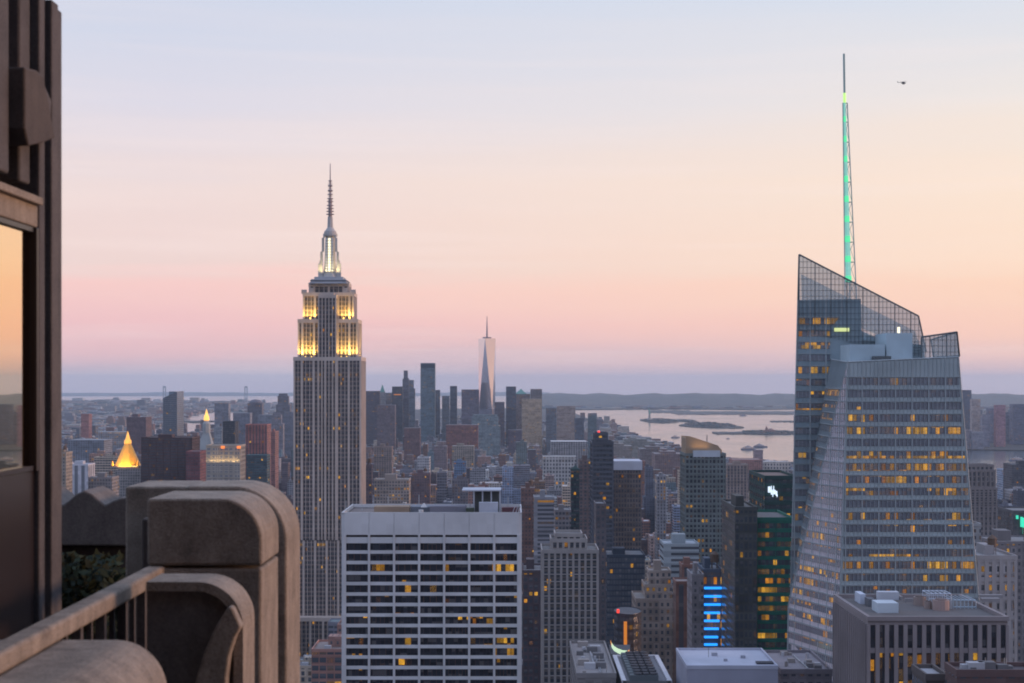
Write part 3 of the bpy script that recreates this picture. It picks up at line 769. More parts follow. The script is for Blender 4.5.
def hcut(poly, z):
    """the two points where a level line crosses an outline"""
    out = []
    for i in range(len(poly)):
        a, b = Vector(poly[i]), Vector(poly[(i+1) % len(poly)])
        if (a.z-z)*(b.z-z) < 0: out.append(a+(b-a)*((z-a.z)/(b.z-a.z)))
    return sorted(out, key=lambda p: (p.x, p.y))[:1]+sorted(out, key=lambda p: (p.x, p.y))[-1:] if len(out) >= 2 else None
def outward(poly):
    a, b, c = [Vector(q) for q in poly[:3]]; n = (b-a).cross(c-a).normalized()
    if n.dot(Vector((0,0,EYE))-a) < 0: n = -n
    return n
def ribbons(poly, ztop, fl, h, litf, seedb, inset=.6, colg=(.07,.065,.07), reach=0.0, met=.26):
    n = outward(poly); z = ztop; k = 0
    while z > 60:
        a = hcut(poly, z-h); b = hcut(poly, z)
        if a and b and (a[1]-a[0]).length > 2.5:
            u = (a[1]-a[0]).normalized()*inset; o = n*.12
            q = MB(); q.cur(colg, (1.47, fl, .90, 1.0, litf(k)), seedb+k*.0137, met)
            p = [a[0]+u+o, a[1]-u+o, b[1]-u+o, b[0]+u+o]
            t = (a[1]-a[0]).normalized()
            uvs = [(w_.dot(t), (k+.03)*fl) if j < 2 else (w_.dot(t), (k+.95)*fl) for j, w_ in enumerate(p)]
            q.face(p, uvs); q.build('window_band', FAC, rt, p[0])
        z -= fl; k += 1
def mullions(mb, poly, step, w_, o_, z0=None, z1=None, u=None):
    """thin uprights standing proud of an outline"""
    n = outward(poly); t = Vector((n.y*-1, n.x, 0)).normalized()
    if t.x < 0: t = -t
    P_ = [Vector(p) for p in poly]; s0 = min(p.dot(t) for p in P_); s1 = max(p.dot(t) for p in P_)
    s = math.ceil(s0/step)*step
    while s < s1:
        hit = []
        for i in range(len(P_)):
            a, b = P_[i], P_[(i+1) % len(P_)]; da, db = a.dot(t)-s, b.dot(t)-s
            if da*db < 0: hit.append(a+(b-a)*(da/(da-db)))
        if len(hit) >= 2:
            hit.sort(key=lambda p: p.z); a, b = hit[0], hit[-1]
            if (b-a).length > 1: 
                e = t*w_/2; q = n*o_
                mb.face([a-e+q, a+e+q, b+e+q, b-e+q]); mb.face([a+e, a+e+q, b+e+q, b+e][::1]); mb.face([a-e+q, a-e, b-e, b-e+q])
        s += step
def hbars(mb, poly, fl, h, o_, ztop, zmin=40):
    n = outward(poly); z = ztop
    while z > zmin:
        a = hcut(poly, z-h); b = hcut(poly, z)
        if a and b:
            q = n*o_; mb.face([a[0]+q, a[1]+q, b[1]+q, b[0]+q]); mb.face([a[0], a[1], a[1]+q, a[0]+q][::-1]); mb.face([b[0]+q, b[1]+q, b[1], b[0]])
        z -= fl
FL = 12.25*YF/F
litA = [0.05,.02,.05,.25,.28,.04,.55,.45,.28,.22,.12,.22,.30,.30,.5,.35,.4,.45,.30,.45,.4,.35,.35,.3,.3,.25,.2]
Fr = [A2, B2, B, A]; Fc = [A2, A, L, L2]; Ft = [A, C, L]
ribbons(Fr, PZ(378, YF), FL, FL*.56, lambda k: (litA[k] if k < len(litA) else .2)*.62, .11)
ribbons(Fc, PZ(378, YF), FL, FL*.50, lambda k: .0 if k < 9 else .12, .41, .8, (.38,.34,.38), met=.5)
ribbons(Ft, PZ(390, YF), FL, FL*.5, lambda k: .25, .57, .3)
Mf = [L2, E2, E1, Mt2, Mt, Mlt]
Mleft = [L, C+Vector((0,-.2,0)), Vector((C.x, YM, PZ(330, YM))), Vector((Mt.x-3, YM, Mt.z)), Mlt]
FLm = 12.25*YM/F
ribbons(Mleft, PZ(318, YM), FLm, FLm*.5, lambda k: .12 if k in (0,1,2,4) else (.4 if k in (5, 7) else .05), .73, .4)
mu_ = MB((.33,.38,.40))
mullions(mu_, Fr, 5.9, .42, .30); mullions(mu_, Fr, 1.475, .10, .22)
mullions(mu_, Fc, 5.9, .5, .25); mullions(mu_, Fc, 1.475, .10, .2); mullions(mu_, Mleft, 5.9, .5, .3); mullions(mu_, Mleft, 1.475, .1, .22)
mullions(mu_, Ft, 1.5, .1, .2); hbars(mu_, Ft, FL, .3, .3, PZ(390, YF)+.6)
hbars(mu_, Fr, FL, .35, .34, PZ(378, YF)+.6); hbars(mu_, Fc, FL, .3, .3, PZ(378, YF)+.6); hbars(mu_, Mleft, FLm, .3, .3, PZ(318, YM)+.6)
for a_, b_ in ((A, A2), (A, L), (L, L2), (B, B2), (A, B), (C, A), (M1, L2)): mu_.bar(a_, b_, .28)
mu_.build('mullions', FAC, rt)
# glass screens above the roofs, open behind
dv = Vector((0,-.3,0)); s1 = [Mlt+dv, Mt+dv, Mt2+dv, Vector((PX(926, YM), YM-.3, PZ(352, YM))), M2+dv, M1+dv]
s1f = [Vector((PX(797, YM), YM-.3, PZ(330, YM))), Vector((PX(862, YM), YM-.3, PZ(345, YM))), Vector((PX(927, YM), YM-.3, PZ(358, YM))), M2+dv, M1+dv]
m = MB(); m.face(s1); m.build('screen', SCREEN, rt)
m = MB(); s2 = [Vector((PX(921.5, YF+8), YF+8, PZ(360, YF+8))), Vector((PX(959.5, YF+8), YF+8, PZ(356, YF+8))), Q(957, 332, YF+8), Q(921.5, 337, YF+8)]
m.face(s2); m.build('screen', SCREEN, rt)
m = MB(); s4 = [Vector(s2[1]), Vector((s2[1].x-2, YM, s2[1].z)), Vector((s2[2].x-2, YM, s2[2].z-2)), Vector(s2[2])]; m.face(s4); m.build('screen', SCREEN, rt)
g_ = MB((.10,.125,.14))
for s_ in (s1f, s2):
    mullions(g_, s_, 1.5, .13, .15); hbars(g_, s_, 2.15, .14, .2, PZ(256, YM), 200)
    mullions(g_, s_, 6.0, .28, .3)
for s_ in (s2, s4, [s1[0], s1[3], s1[4], s1[5]]):
    for i in range(4):
        if len(s_) == 4 and s_[0] is s1[0] and i == 0: continue
        g_.bar(s_[i], s_[(i+1) % 4], .3)
g_.build('screen_frame', FAC, rt)
# back screen seen through the front one
m = MB(); s3 = [Vector((PX(802, YK), YK, Mlt.z)), Vector((PX(922, YK), YK, PZ(352, YK))), Q(915, 331, YK), Q(801, 274, YK)]
m.face(s3); m.build('screen', SCREEN, rt)
# roof plant: two pale boxes
m = MB((.40,.52,.58)); m.box(PX(849.5, 580), PX(885, 580), 580, 596, A.z-1, PZ(344.5, 580)); m.build('plant_box', FAC, rt)
m = MB((.44,.56,.62)); m.box(PX(886.5, 582), PX(912.5, 582), 582, 600, A.z-1, PZ(333, 582)); m.build('plant_box', FAC, rt)
m = MB((.10,.12,.13)); m.box(PX(872, 579), PX(890, 579), 577, 579.5, A.z-.5, A.z+2.2); m.build('louvre', FAC, rt)
MB().box(PX(898, 583), PX(900, 583), 583, 584, PZ(333, 582), PZ(327, 582)).build('roof_lamp', LAMPW, rt)
m = MB(); m.cur((.2,.2,.2), (1.2, 3, .8, .8, .9), .5)
MB().box(PX(834, YM), PX(849, YM), YM-.5, YM-.4, PZ(331.5, YM), PZ(328, YM), bot=True).build('lit_opening', plain('amber_green_light', (.5,.5,.2), .5, 0, (.75,.85,.35), .8), rt)
RES.append((PX(760, YF), PX(1040, YF), YF-10, YK+10)); VIS.append((784, 984, 683, YF)); LM.append((880, 450, 'the faceted glass tower'))

# ------------------------------------------------------------------ the green-lit spire, a thing of its own rising from the tower
YS = 628.0
rt = root('lattice_spire', (PX(850, YS), YS, PZ(300, YS)), 'tapering lattice spire glowing green above the faceted glass tower', 'spire')
def sp(px, py): return PX(px, YS), PZ(py, YS)
m = MB((.40,.50,.50))
lvl = [300, 282, 262, 242, 222, 202, 182, 162, 142, 122, 103]
def lr(py): t = (282-py)/180; return 844.9-2.0*t, 855.8-8.6*t
ring = []
for py in lvl:
    a, b = lr(py); xa, z = sp(a, py); xb, _ = sp(b, py); w_ = xb-xa
    ring.append([Vector((xa, YS, z)), Vector((xb, YS, z)), Vector(((xa+xb)/2+w_*.1, YS+w_*.9, z))])
for r0, r1 in zip(ring, ring[1:]):
    for k in range(3):
        m.bar(r0[k], r1[k], .22, 5)
        m.bar(r0[k], r1[(k+1) % 3], .10); m.bar(r1[k], r1[(k+1) % 3], .16)
m.build('lattice', FAC, rt)
a, _ = lr(103)
xt, zt_ = sp(844.2, 53.5); xb, zb_ = sp(844.9, 104)
m = MB((.35,.50,.47)); m.bar((xb, YS+.5, zb_), (xt, YS+.5, zt_), .42, 8); m.build('pole', FAC, rt)
for i, (r0, r1) in enumerate(zip(ring, ring[1:])):
    if i == 0: continue
    c0 = r0[0]*.62+r0[1]*.30+r0[2]*.08; c1 = r1[0]*.62+r1[1]*.30+r1[2]*.08; w_ = (r0[1]-r0[0]).length
    m = MB(); m.bar(c0, c0+(c1-c0)*.30, w_*.32, 6); m.build('green_light', GREENL, rt, c0)
    m = MB((.22,.52,.46)); m.bar(c0+(c1-c0)*.3, c1, w_*.28, 6); m.build('core_tube', plain('glowing_tube', (.30,.5,.48), .5, 0, (.22,.70,.52), .55) if i == 1 else bpy.data.materials['glowing_tube'], rt, c0)
m = MB(); m.bar((xb, YS+.5, zb_), (xb+(xt-xb)*.2, YS+.5, zb_+(zt_-zb_)*.22), .55, 8); m.build('green_light', plain('lime_light', (.5,.7,.2), .5, 0, (.55,1,.25), .8), rt)
LM.append((850, 200, 'the green spire'))

# ------------------------------------------------------------------ concrete block, bottom right
D = 430; x0, x1 = PX(868, D), PX(1007.5, D); zt = PZ(617, D); Dp = 45; CO = (.25,.22,.225)
rt = root('concrete_office_block', ((x0+x1)/2, D+Dp/2, 0), 'low concrete office block with tall narrow windows and machinery on its roof, bottom right', 'office building')
m = MB(CO); zw1 = PZ(620.5, D); zw0 = PZ(645.5+.0, D)
z_top1, z_bot1 = PZ(625, D), PZ(648, D); z_top2 = PZ(653, D)
m.box(x0, x1, D, D+Dp, z_top1, zt, bot=False, top=False)
m.box(x0-.15, x1+.15, D-.15, D+Dp, z_top2, z_bot1, bot=True)
nb = 15; bw = (x1-x0)/nb
for i in range(nb+1):
    c = x0+bw*i; m.box(max(x0-.2, c-.55), min(x1+.2, c+.55), D-.5, D+.3, 0, z_top1)
nd = 18; bd = Dp/nd
for i in range(nd+1):
    c = D+bd*i; m.box(x0-.5, x0+.3, max(D+.3, c-.5), min(D+Dp, c+.5), 0, z_top1); 
m.build('wall', FAC, rt)
for i in range(nb):
    for j, (a, b) in enumerate(((z_bot1, z_top1), (100, z_top2))):
        q = MB(); q.cur((.03,.025,.03), (2.2, 3.3, .96, .9, (.10 if i < 2 else .0) if j == 0 else (.22 if i < 10 else .02)), .13*i+j*.4, .03)
        q.face([(x0+bw*i+.5, D+.25, a), (x0+bw*(i+1)-.5, D+.25, a), (x0+bw*(i+1)-.5, D+.25, b), (x0+bw*i+.5, D+.25, b)]); q.build('window', FAC, rt, (x0+bw*(i+.5), D+.25, a))
for i in range(nd):
    for j, (a, b) in enumerate(((z_bot1, z_top1), (100, z_top2))):
        q = MB(); q.cur((.03,.025,.03), (2.2, 3.3, .96, .9, .01), .17*i+j*.3, .03)
        y0_, y1_ = D+bd*i+.45, D+bd*(i+1)-.45
        q.face([(x0-.0, y1_, a), (x0-.0, y0_, a), (x0-.0, y0_, b), (x0-.0, y1_, b)]); q.build('window', FAC, rt, (x0, y0_, a))
m = MB((.03,.03,.03)); m.box(x0+.35, x1-.3, D+.5, D+Dp-.3, 0, z_top1, top=False); m.build('interior', FAC, rt)
m = MB((.13,.12,.12)); m.box(x0, x1, D, D+Dp, zt-1, zt-.9, walls=False); m.build('roof', FAC, rt)
m = MB(CO)
for bx in ((x0-.3, x1+.3, D-.55, D+.5), (x0-.3, x0+.7, D+.5, D+Dp), (x1-.7, x1+.3, D+.5, D+Dp), (x0+.7, x1-.7, D+Dp-.8, D+Dp)): m.box(bx[0], bx[1], bx[2], bx[3], zt-1, zt+.2, bot=True)
m.build('coping', FAC, rt)
def unit(px, py, w_, dpt, h, c, name='mechanical_unit', seg=0):
    y = 460.0
    zr_ = zt-.9; y = (EYE-zr_)*F/(py-HY)   # the foot of the thing on the roof
    x = PX(px, y); q = MB(c)
    if seg: q.frustum(x+w_/2, y+w_/2, w_/2, w_/2, zr_, zr_+h, 14); q.cur(tuple(t*.5 for t in c)); q.frustum(x+w_/2, y+w_/2, w_*.36, w_*.36, zr_+h, zr_+h+.25, 14)
    else: q.box(x, x+w_, y, y+dpt, zr_, zr_+h)
    return q.build(name, FAC, rt, (x, y, zr_))
unit(877.5, 613, 5.8, 7, 2.7, (.50,.58,.64)); unit(868.5, 607, 1.9, 5, 2.2, (.12,.13,.15)); unit(860, 604, 1.6, 7, 2.8, (.5,.56,.66))
unit(878.5, 600, 6, 3, 2.3, (.5,.54,.6)); unit(915, 606, 3.6, 3.6, 2.4, (.30,.24,.22), 'cooling_tank', 1); unit(925, 609, 2.2, 2.4, 2.0, (.28,.22,.2), 'cooling_tank', 1); unit(935, 611, 4.6, 4.6, 2.8, (.34,.25,.23), 'cooling_tank', 1)
q = MB((.52,.58,.66)); zr_ = zt-.9; y_ = 452; xa, xb = PX(929, y_), PX(951, y_)
for k in range(6):
    x = xa+(xb-xa)*k/5; q.bar((x, y_, zr_), (x, y_, zr_+4.2), .13); q.bar((x, y_+7, zr_), (x, y_+7, zr_+4.2), .13); q.bar((x, y_, zr_+4.2), (x, y_+7, zr_+4.2), .13)
for z in (zr_+2.8, zr_+4.2):
    for yy in (y_, y_+7): q.bar((xa, yy, z), (xb, yy, z), .14)
q.build('pipe_frame', FAC, rt)
q = MB((.40,.50,.58)); y_ = 452; xa, xb = PX(953, y_), PX(976, y_)
for z in (.5, 2.4): q.bar((xa, y_, zr_+z), (xb, y_, zr_+z), .16)
for k in range(7): x = xa+(xb-xa)*k/6; q.bar((x, y_, zr_), (x, y_, zr_+2.4), .12); q.bar((x, y_, zr_+2.4), (x, y_+10, zr_+2.4), .12)
q.build('pipe_frame', FAC, rt)
q = MB((.28,.27,.28))
for (a, b, c_, d_) in ((900, 903, 470, 478), (982, 1000, 466, 468), (980, 1003, 474, 475.5), (905, 914, 466, 467)): q.box(PX(a, c_), PX(b, c_), c_, d_, zr_, zr_+1)
q.build('duct', FAC, rt)
RES.append((x0-6, x1+6, D-6, D+Dp+6)); VIS.append((834, 1012, 683, D)); LM.append((935, 640, 'the concrete block with roof machinery'))

# ------------------------------------------------------------------ named buildings, middle distance
BR = (.20,.12,.10); TAN = (.36,.30,.24); GRY = (.27,.27,.29); DK = (.08,.085,.10); TEAL = (.10,.15,.17); STN = (.33,.31,.31)
T = tower
T('gridded_apartment_tower', 'tan gridded apartment slab with closely set piers and a lit stepped penthouse', 'apartment tower', 543, 597.5, 552, 700, 26, (.15,.135,.13), (1.7,3.1,1,.62,.03), rel=(2.6,3.15,1.0,.45,.55,(.38,.345,.33)), tiers=[(552, 586, 541, 4), (556, 581, 535.5, 6)], short='the tan gridded slab', kit=0)
T('dark_residential_tower', 'slender dark blue grey tower banded by balconies, red beacon on top', 'tower', 593, 612.5, 443, 1090, 26, (.105,.115,.14), (2.2,3.2,.9,.55,.03), rel=(13,3.2,.5,1.2,.7), tiers=[(595.5, 607, 434, 5)], kit=0, short='the slender dark tower')
T('white_topped_tower', 'grey brown slab with a blank white band around its top', 'office building', 612.5, 641.5, 469, 1130, 30, (.17,.145,.14), (2.0,3.4,.6,.6,.04), ybot=683, kit=0, short='the white-topped slab', roofc=(.3,.3,.32))
T('dark_glass_block', 'wide dark blue glass block below the white-topped slab', 'office building', 607, 645, 556, 1040, 34, (.04,.055,.08), (1.9,3.6,.85,.7,.01), kit=1, gl=.16)
T('slanted_crown_tower', 'mosaic windowed apartment tower with a slanted tan crown over the harbour', 'apartment tower', 685.5, 725.5, 455, 1010, 30, (.155,.185,.185), (2.4,3.1,.62,.64,.04), ybot=560, rel=(5.5,6.2,.35,.45,.25), kit=0, gl=.02, short='the mosaic tower with slanted crown')
T('stone_art_deco_tower', 'tan stepped masonry tower with a row of lit windows near its top', 'office building', 636, 676, 600, 830, 30, (.30,.25,.22), (3.0,3.6,.42,.5,.12), tiers=[(645, 672, 586, 5), (649, 671, 572, 8)], short='the stepped masonry tower', seed=.37)
T('brown_twin_tower', 'brown striped tower with dark vertical window strips, in front of its taller twin', 'office building', 676, 693.5, 583, 800, 16, (.20,.11,.09), (5.2,3.5,.46,1,.01), kit=0, short='the brown striped tower')
T('brown_twin_tower', 'taller brown striped tower rising behind the lower brown one', 'office building', 682, 699, 566, 830, 14, (.22,.12,.10), (4.0,3.5,.40,1,.01), kit=1)
T('concrete_slab_tower', 'grey concrete slab tower with faint diagonal light, between brown striped and blue-lit towers', 'office building', 692, 703.6, 576, 709, 20, (.25,.24,.26), (3.0,3.2,.3,.4,.01), kit=1)
T('pale_grey_block', 'pale teal grey block with a blank upper wall and striped windows', 'office building', 664, 699, 545, 960, 26, (.30,.35,.38), (60,3.6,.86,.42,.06), kit=1, short='the pale teal block', roofc=(.42,.46,.5))
T('glass_side_tower', 'glassy tower with lit amber floors beside the blue light strips', 'office building', 722, 734, 573, 722, 26, (.13,.13,.14), (1.5,3.9,.9,.75,.14), kit=1, gl=.2)
rt = T('blue_lit_tower', 'glass tower with a stack of bright blue light strips up its front', 'office building', 703.5, 722.5, 571, 716, 24, (.09,.12,.17), (1.5,3.9,.9,.8,.22), kit=2, gl=.25, short='the blue-lit tower')
for py in (588, 596.3, 604.5, 612.8, 620.8, 628.7, 637, 644.5):
    k = (py-588)/60; m = MB(); x0, x1 = PX(704.2, 715.6), PX(722-5*k, 715.6); z = PZ(py, 715.6)
    m.box(x0, x1, 714.9, 715.95, z-.45, z+.45, bot=True); m.build('light_strip', BLUEL, rt, (x0, 715, z))
rt = T('green_glass_tower', 'dark green glass office tower with lit yellow floors beside the faceted tower', 'office building', 757.5, 793, 520, 660, 40, (.03,.17,.13), (1.6,3.75,.92,.62,.30), rel=(6.5,3.75,.25,1.3,.25), kit=0, gl=.10, short='the green glass tower', seed=.66, roofc=(.16,.15,.15))
T('green_glass_tower', 'dark green glass block with a white lit sign near its roof edge', 'office building', 765, 797, 478, 716, 46, (.03,.07,.07), (1.6,3.75,.92,.62,.02), rel=(6.5,3.75,.25,.7,.2), kit=0, gl=.08, roofc=(.2,.14,.12))
T('dark_green_annex', 'dim dark green block stepping down left of the lit yellow floors', 'office building', 735, 757.3, 509, 655, 42, (.075,.08,.08), (1.8,3.6,.6,.6,.03), kit=1, gl=.1)
# the lit sign: white lettering, too far to read
rt = root('lit_sign', P(772.5, 490, 715.3), 'small glowing white sign high on the dark green glass block', 'sign')
SG = plain('sign_white', (.8,.85,.9), .5, 0, (.72,.85,1), 1.0)
for i, (a, b, c_, d_) in enumerate(((768,770.5,486.5,492.5),(770.8,772.6,489.5,494.5),(773,775.4,489.8,494.2),(775.6,777.2,491,495.5),(770.9,771.7,485.8,489.5),(773.2,774.0,485.9,489.8),(772.4,773.2,494.2,496.8),(776.6,777.4,494.8,496.9))):
    y_ = 715.3; MB().box(PX(a, y_), PX(b, y_), y_-.3, y_, PZ(d_, y_), PZ(c_, y_), bot=True).build('letter', SG, rt)
# curved dark building with an amber strip
rt = root('curved_dark_building', P(637, 640, 780), 'low dark curved building with a vertical amber light strip', 'office building')
m = MB(); m.cur((.05,.05,.06), (2,3.6,.8,.6,.02), .2); cxx, cyy = PX(627.5, 800), 800
pts_ = [(cxx+6.8*math.cos(a), cyy+14*math.sin(a)) for a in [2*math.pi*k/20 for k in range(20)]]
m.prism(pts_, -3, PZ(613, 790), top=False); m.build('wall', FAC, rt); m = MB((.12,.12,.13)); m.face([(a, b, PZ(613, 790)-.4) for a, b in pts_]); m.build('roof', FAC, rt)
AMB = plain('amber_light', (.5,.2,.03), .5, 0, (1,.30,.04), .55)
MB().box(PX(624, 783), PX(627, 783), 783, 784.4, PZ(648, 783), PZ(622, 783), bot=True).build('light_strip', AMB, rt)
MB().box(PX(617, 786), PX(619.3, 786), 786, 787, PZ(611, 786)-1, PZ(609.5, 786), bot=True).build('beacon', REDL, rt)
RES.append((cxx-16, cxx+16, 780, 820)); VIS.append((612, 640, 683, 780))
# ring of light on a screen wall below it
rt = root('curved_light_band', P(620, 648, 640), 'curved bright display band glowing pale green and orange on the street corner', 'display')
GR = plain('screen_glow', (.6,.7,.5), .5, 0, (.70,.95,.62), .75); OR = plain('orange_glow', (.6,.3,.1), .5, 0, (1,.42,.12), .9)
pth = [(610.6,641,642),(611.6,645,641),(614,648.5,640),(618,651,640),(623,652.8,640),(627,653,641),(629.5,651,642)]
for i, (a, b) in enumerate(zip(pth, pth[1:])):
    p, q = Vector(P(*a)), Vector(P(*b)); h = .9 if 1 <= i <= 4 else .5
    m = MB(); m.face([p-Vector((0,0,h)), q-Vector((0,0,h)), q+Vector((0,0,h)), p+Vector((0,0,h))]); m.face([p+Vector((0,.5,h)), q+Vector((0,.5,h)), q+Vector((0,.5,-h)), p+Vector((0,.5,-h))])
    m.build('display_panel', GR if 1 <= i <= 4 else OR, rt, p)
m = MB((.12,.12,.13)); m.prism([(PX(611, 645), 645), (PX(630, 645), 645), (PX(630, 668), 668), (PX(609, 668), 668)], 0, PZ(654, 645)); m.build('podium', FAC, rt)
# box with white roof, bottom centre right
D = 455; x0, x1 = PX(687, D), PX(778, D); zt = PZ(666.3, D); dp = 30
rt = root('white_roofed_box', ((x0+x1)/2, D+dp/2, 0), 'windowless lavender box building with a flat white roof, bottom of view', 'building')
MB((.30,.31,.38)).box(x0, x1, D, D+dp, 0, zt, top=False).build('wall', FAC, rt)
m = MB((.42,.44,.52)); m.box(x0, x1, D, D+dp, zt-.4, zt-.35, walls=False); m.build('roof', FAC, rt)
m = MB((.40,.42,.50)); parapet(m, x0, x1, D, D+dp, zt-.2, .45, .5, .1); m.build('coping', FAC, rt)
m = MB((.05,.05,.06)); m.box(PX(757, 460), PX(776, 460), 460, 463, zt-.3, zt+.15); m.build('roof_vent', FAC, rt)
for (px, yy, s) in ((712, 474, 1.6), (724, 465, 1.0), (741, 470, 1.3)): MB((.30,.31,.36)).box(PX(px, yy), PX(px, yy)+s, yy, yy+s*.8, zt-.4, zt+s*.35).build('roof_hatch', FAC, rt)
MB((.2,.2,.2)).bar((PX(708.5, 472), 472, zt-.4), (PX(708.5, 472), 472, zt+2.4), .08).build('antenna', FAC, rt)
RES.append((x0-6, x1+6, D-6, D+dp+6)); VIS.append((674, 780, 683, D)); LM.append((728, 660, 'the white-roofed box'))
# long roof with cooling fans
D = 470; zt = PZ(681, D)
rt = root('fan_roof_building', (PX(645, D), D+20, 0), 'narrow building with rows of dark cooling fans between white roof edges', 'building')
xl, xr = PX(623, D), PX(671, D); m = MB((.14,.14,.15)); m.box(xl, xr, D, D+44, 0, zt, top=False); m.build('wall', FAC, rt)
m = MB((.18,.18,.2)); m.box(xl, xr, D, D+44, zt-.5, zt-.45, walls=False); m.build('roof', FAC, rt)
m = MB((.52,.52,.55)); m.box(xl-.3, xl+1.0, D, D+44, zt-.5, zt+.2); m.box(xr-1.0, xr+.3, D, D+44, zt-.5, zt+.2); m.box(xl+1, xr-1, D+43, D+44.2, zt-.5, zt+.2); m.build('coping', FAC, rt)
for k in range(9):
    y_ = D+2+k*4.6
    MB((.10,.12,.13)).box(xl+2.2, xr-3.5, y_, y_+3.2, zt-.4, zt+1.3).build('cooling_unit', FAC, rt)
    q = MB((.05,.05,.06)); 
    for j in range(3): q.frustum(xl+4+(xr-xl-8.5)*(j+.4)/2.6, y_+1.6, 1.35, 1.35, zt+1.3, zt+1.75, 12)
    q.build('fan_cowl', FAC, rt)
RES.append((xl-4, xr+4, D-6, D+50)); VIS.append((612, 674, 683, D)); LM.append((645, 668, 'the fan roof'))
T('flat_grey_roof_building', 'wide low block with a plain pale grey roof at the bottom edge', 'building', 577, 616, 676, 480, 60, (.20,.19,.19), (2.5,3.4,.5,.5,.02), kit=0, roofc=(.26,.24,.24))
def roof_bits(nm, px0, px1, d, depth, py, seed, n=10):
    o = [q for q in col.objects if q.name == nm][0]; r = random.Random(seed); z = PZ(py, d)+.02; x0, x1 = PX(px0, d), PX(px1, d)
    for k in range(n):
        w_, l_, h_ = r.choice([(2.2,1.6,1.3), (1.1,1.1,.9), (3.4,2.2,1.8), (.8,.8,1.5)]); x = r.uniform(x0+1, x1-w_-1); y = r.uniform(d+2, d+depth-l_-2)
        MB(r.choice([(.40,.41,.44), (.15,.15,.16), (.28,.26,.25)])).box(x, x+w_, y, y+l_, z, z+h_).build('roof_unit', FAC, o, (x, y, z))
    for k in range(3):
        x = r.uniform(x0+1.5, x1-2); y = r.uniform(d+2, d+depth*.5)
        MB((.30,.31,.33)).box(x, x+.45, y, y+depth*.35, z+.15, z+.5, bot=True).build('duct', FAC, o, (x, y, z)); MB((.3,.3,.3)).bar((x+2, y, z), (x+2, y, z+2.6), .09).build('vent_pipe', FAC, o, (x+2, y, z))
roof_bits('flat_grey_roof_building', 577, 616, 480, 60, 676, 4, 14)
T('bottom_brick_block', 'dark reddish roof building with cluttered plant below the concrete block', 'building', 957, 1040, 674, 330, 9, (.11,.07,.07), (2.5,3.4,.5,.5,.02), kit=0, roofc=(.10,.08,.085))
T('pale_canopy_building', 'small building with a tilted pale canopy roof under the concrete block', 'building', 926, 948, 678, 345, 12, (.08,.07,.07), (2.5,3.4,.5,.5,.02), kit=0, roofc=(.34,.34,.36))
T('corner_roof_building', 'grey roof corner right of the white-roofed box, bottom edge', 'building', 781, 832, 672, 480, 34, (.16,.15,.17), (2.5,3.4,.5,.5,.02), kit=0, roofc=(.24,.22,.24))
roof_bits('corner_roof_building', 781, 832, 480, 34, 672, 9, 12); roof_bits('bottom_brick_block', 957, 1024, 330, 9, 674, 2, 9)
# right edge
T('gothic_crown_tower', 'grey brown tower with a ribbed crown at the right beyond the glass tower', 'office building', 962, 996.5, 489, 1130, 26, (.24,.22,.22), (3.1,3.5,.5,.7,.01), rel=(3.05,3.6,1.3,.5,.5), tiers=[(963, 995, 471, 2), (967, 993, 466, 6)], kit=0, short='the ribbed crown tower')
T('white_stone_block', 'pale stone block with tall dark windows and a row of amber lights, right edge', 'office building', 979, 1016, 558, 640, 34, (.36,.35,.37), (3.2,3.7,.5,.6,.12), rel=(3.1,7.6,1.6,1.7,.4), kit=2, short='the pale stone block', seed=.6)
T('pale_slab', 'slim pale slab half hidden behind the faceted glass tower', 'office building', 966, 981, 525, 820, 22, (.33,.34,.35), (3.0,3.5,.45,.5,.02), kit=1)
T('grey_flat_block', 'flat topped grey block behind the pale stone one at the right edge', 'office building', 994, 1046, 543, 860, 34, (.20,.19,.20), (3.0,3.6,.4,.5,.03), kit=2)
rt = T('green_lit_building', 'dark building with dripping green lights at the far right edge', 'office building', 1013, 1050, 512, 960, 30, (.11,.11,.12), (3.0,3.6,.5,.5,.03), kit=0)
GN = plain('green_sign_light', (.1,.5,.4), .5, 0, (.04,.85,.50), .8)
for (a, b, c_, d_) in ((1016.2, 1018.2, 515.5, 519), (1020.5, 1022.5, 517, 527), (1023, 1025.5, 518, 534)): MB().box(PX(a, 959.4), PX(b, 959.4), 958.9, 959.9, PZ(d_, 959), PZ(c_, 959), bot=True).build('light_strip', GN, rt)
T('blue_glass_slab', 'narrow slab with one bright pale edge near the river', 'apartment tower', 1003, 1013, 470, 2300, 30, (.30,.38,.50), (3,3.2,.5,.5,.02), kit=0)
T('dark_edge_tower', 'dark glass tower cut by the right edge of the view near the river', 'apartment tower', 1012, 1040, 465, 2250, 40, (.10,.11,.13), (3,3.2,.6,.5,.02), kit=1)
# centre
T('dark_green_slim_tower', 'slim dark green tower with a low pointed cap left of the slender dark tower', 'tower', 571, 579.5, 470, 1250, 16, (.03,.06,.065), (2,3.4,.8,.6,.02), kit=0, gl=.05, ybot=540)
T('brown_panel_tower', 'brown tower with a pale framed panel between two dark towers', 'office building', 579, 593, 461, 1500, 26, (.14,.11,.11), (4,3.4,.5,.6,.02), kit=1)
T('lit_cap_building', 'low grey block with bright amber windows under its flat cap', 'office building', 555, 571, 511, 1200, 26, (.22,.21,.22), (2.6,3.6,.7,.5,.14), kit=1)
T('striped_grey_block', 'grey block with pale horizontal stripes beside the white gridded slab', 'office building', 534, 554, 498, 1350, 30, (.26,.27,.30), (60,3.6,.9,.5,.02), kit=1)
T('brown_wall_building', 'plain brown brick block just right of the white gridded slab', 'office building', 521, 535, 489, 1400, 30, (.19,.12,.11), (3,3.5,.4,.4,.04), kit=2)
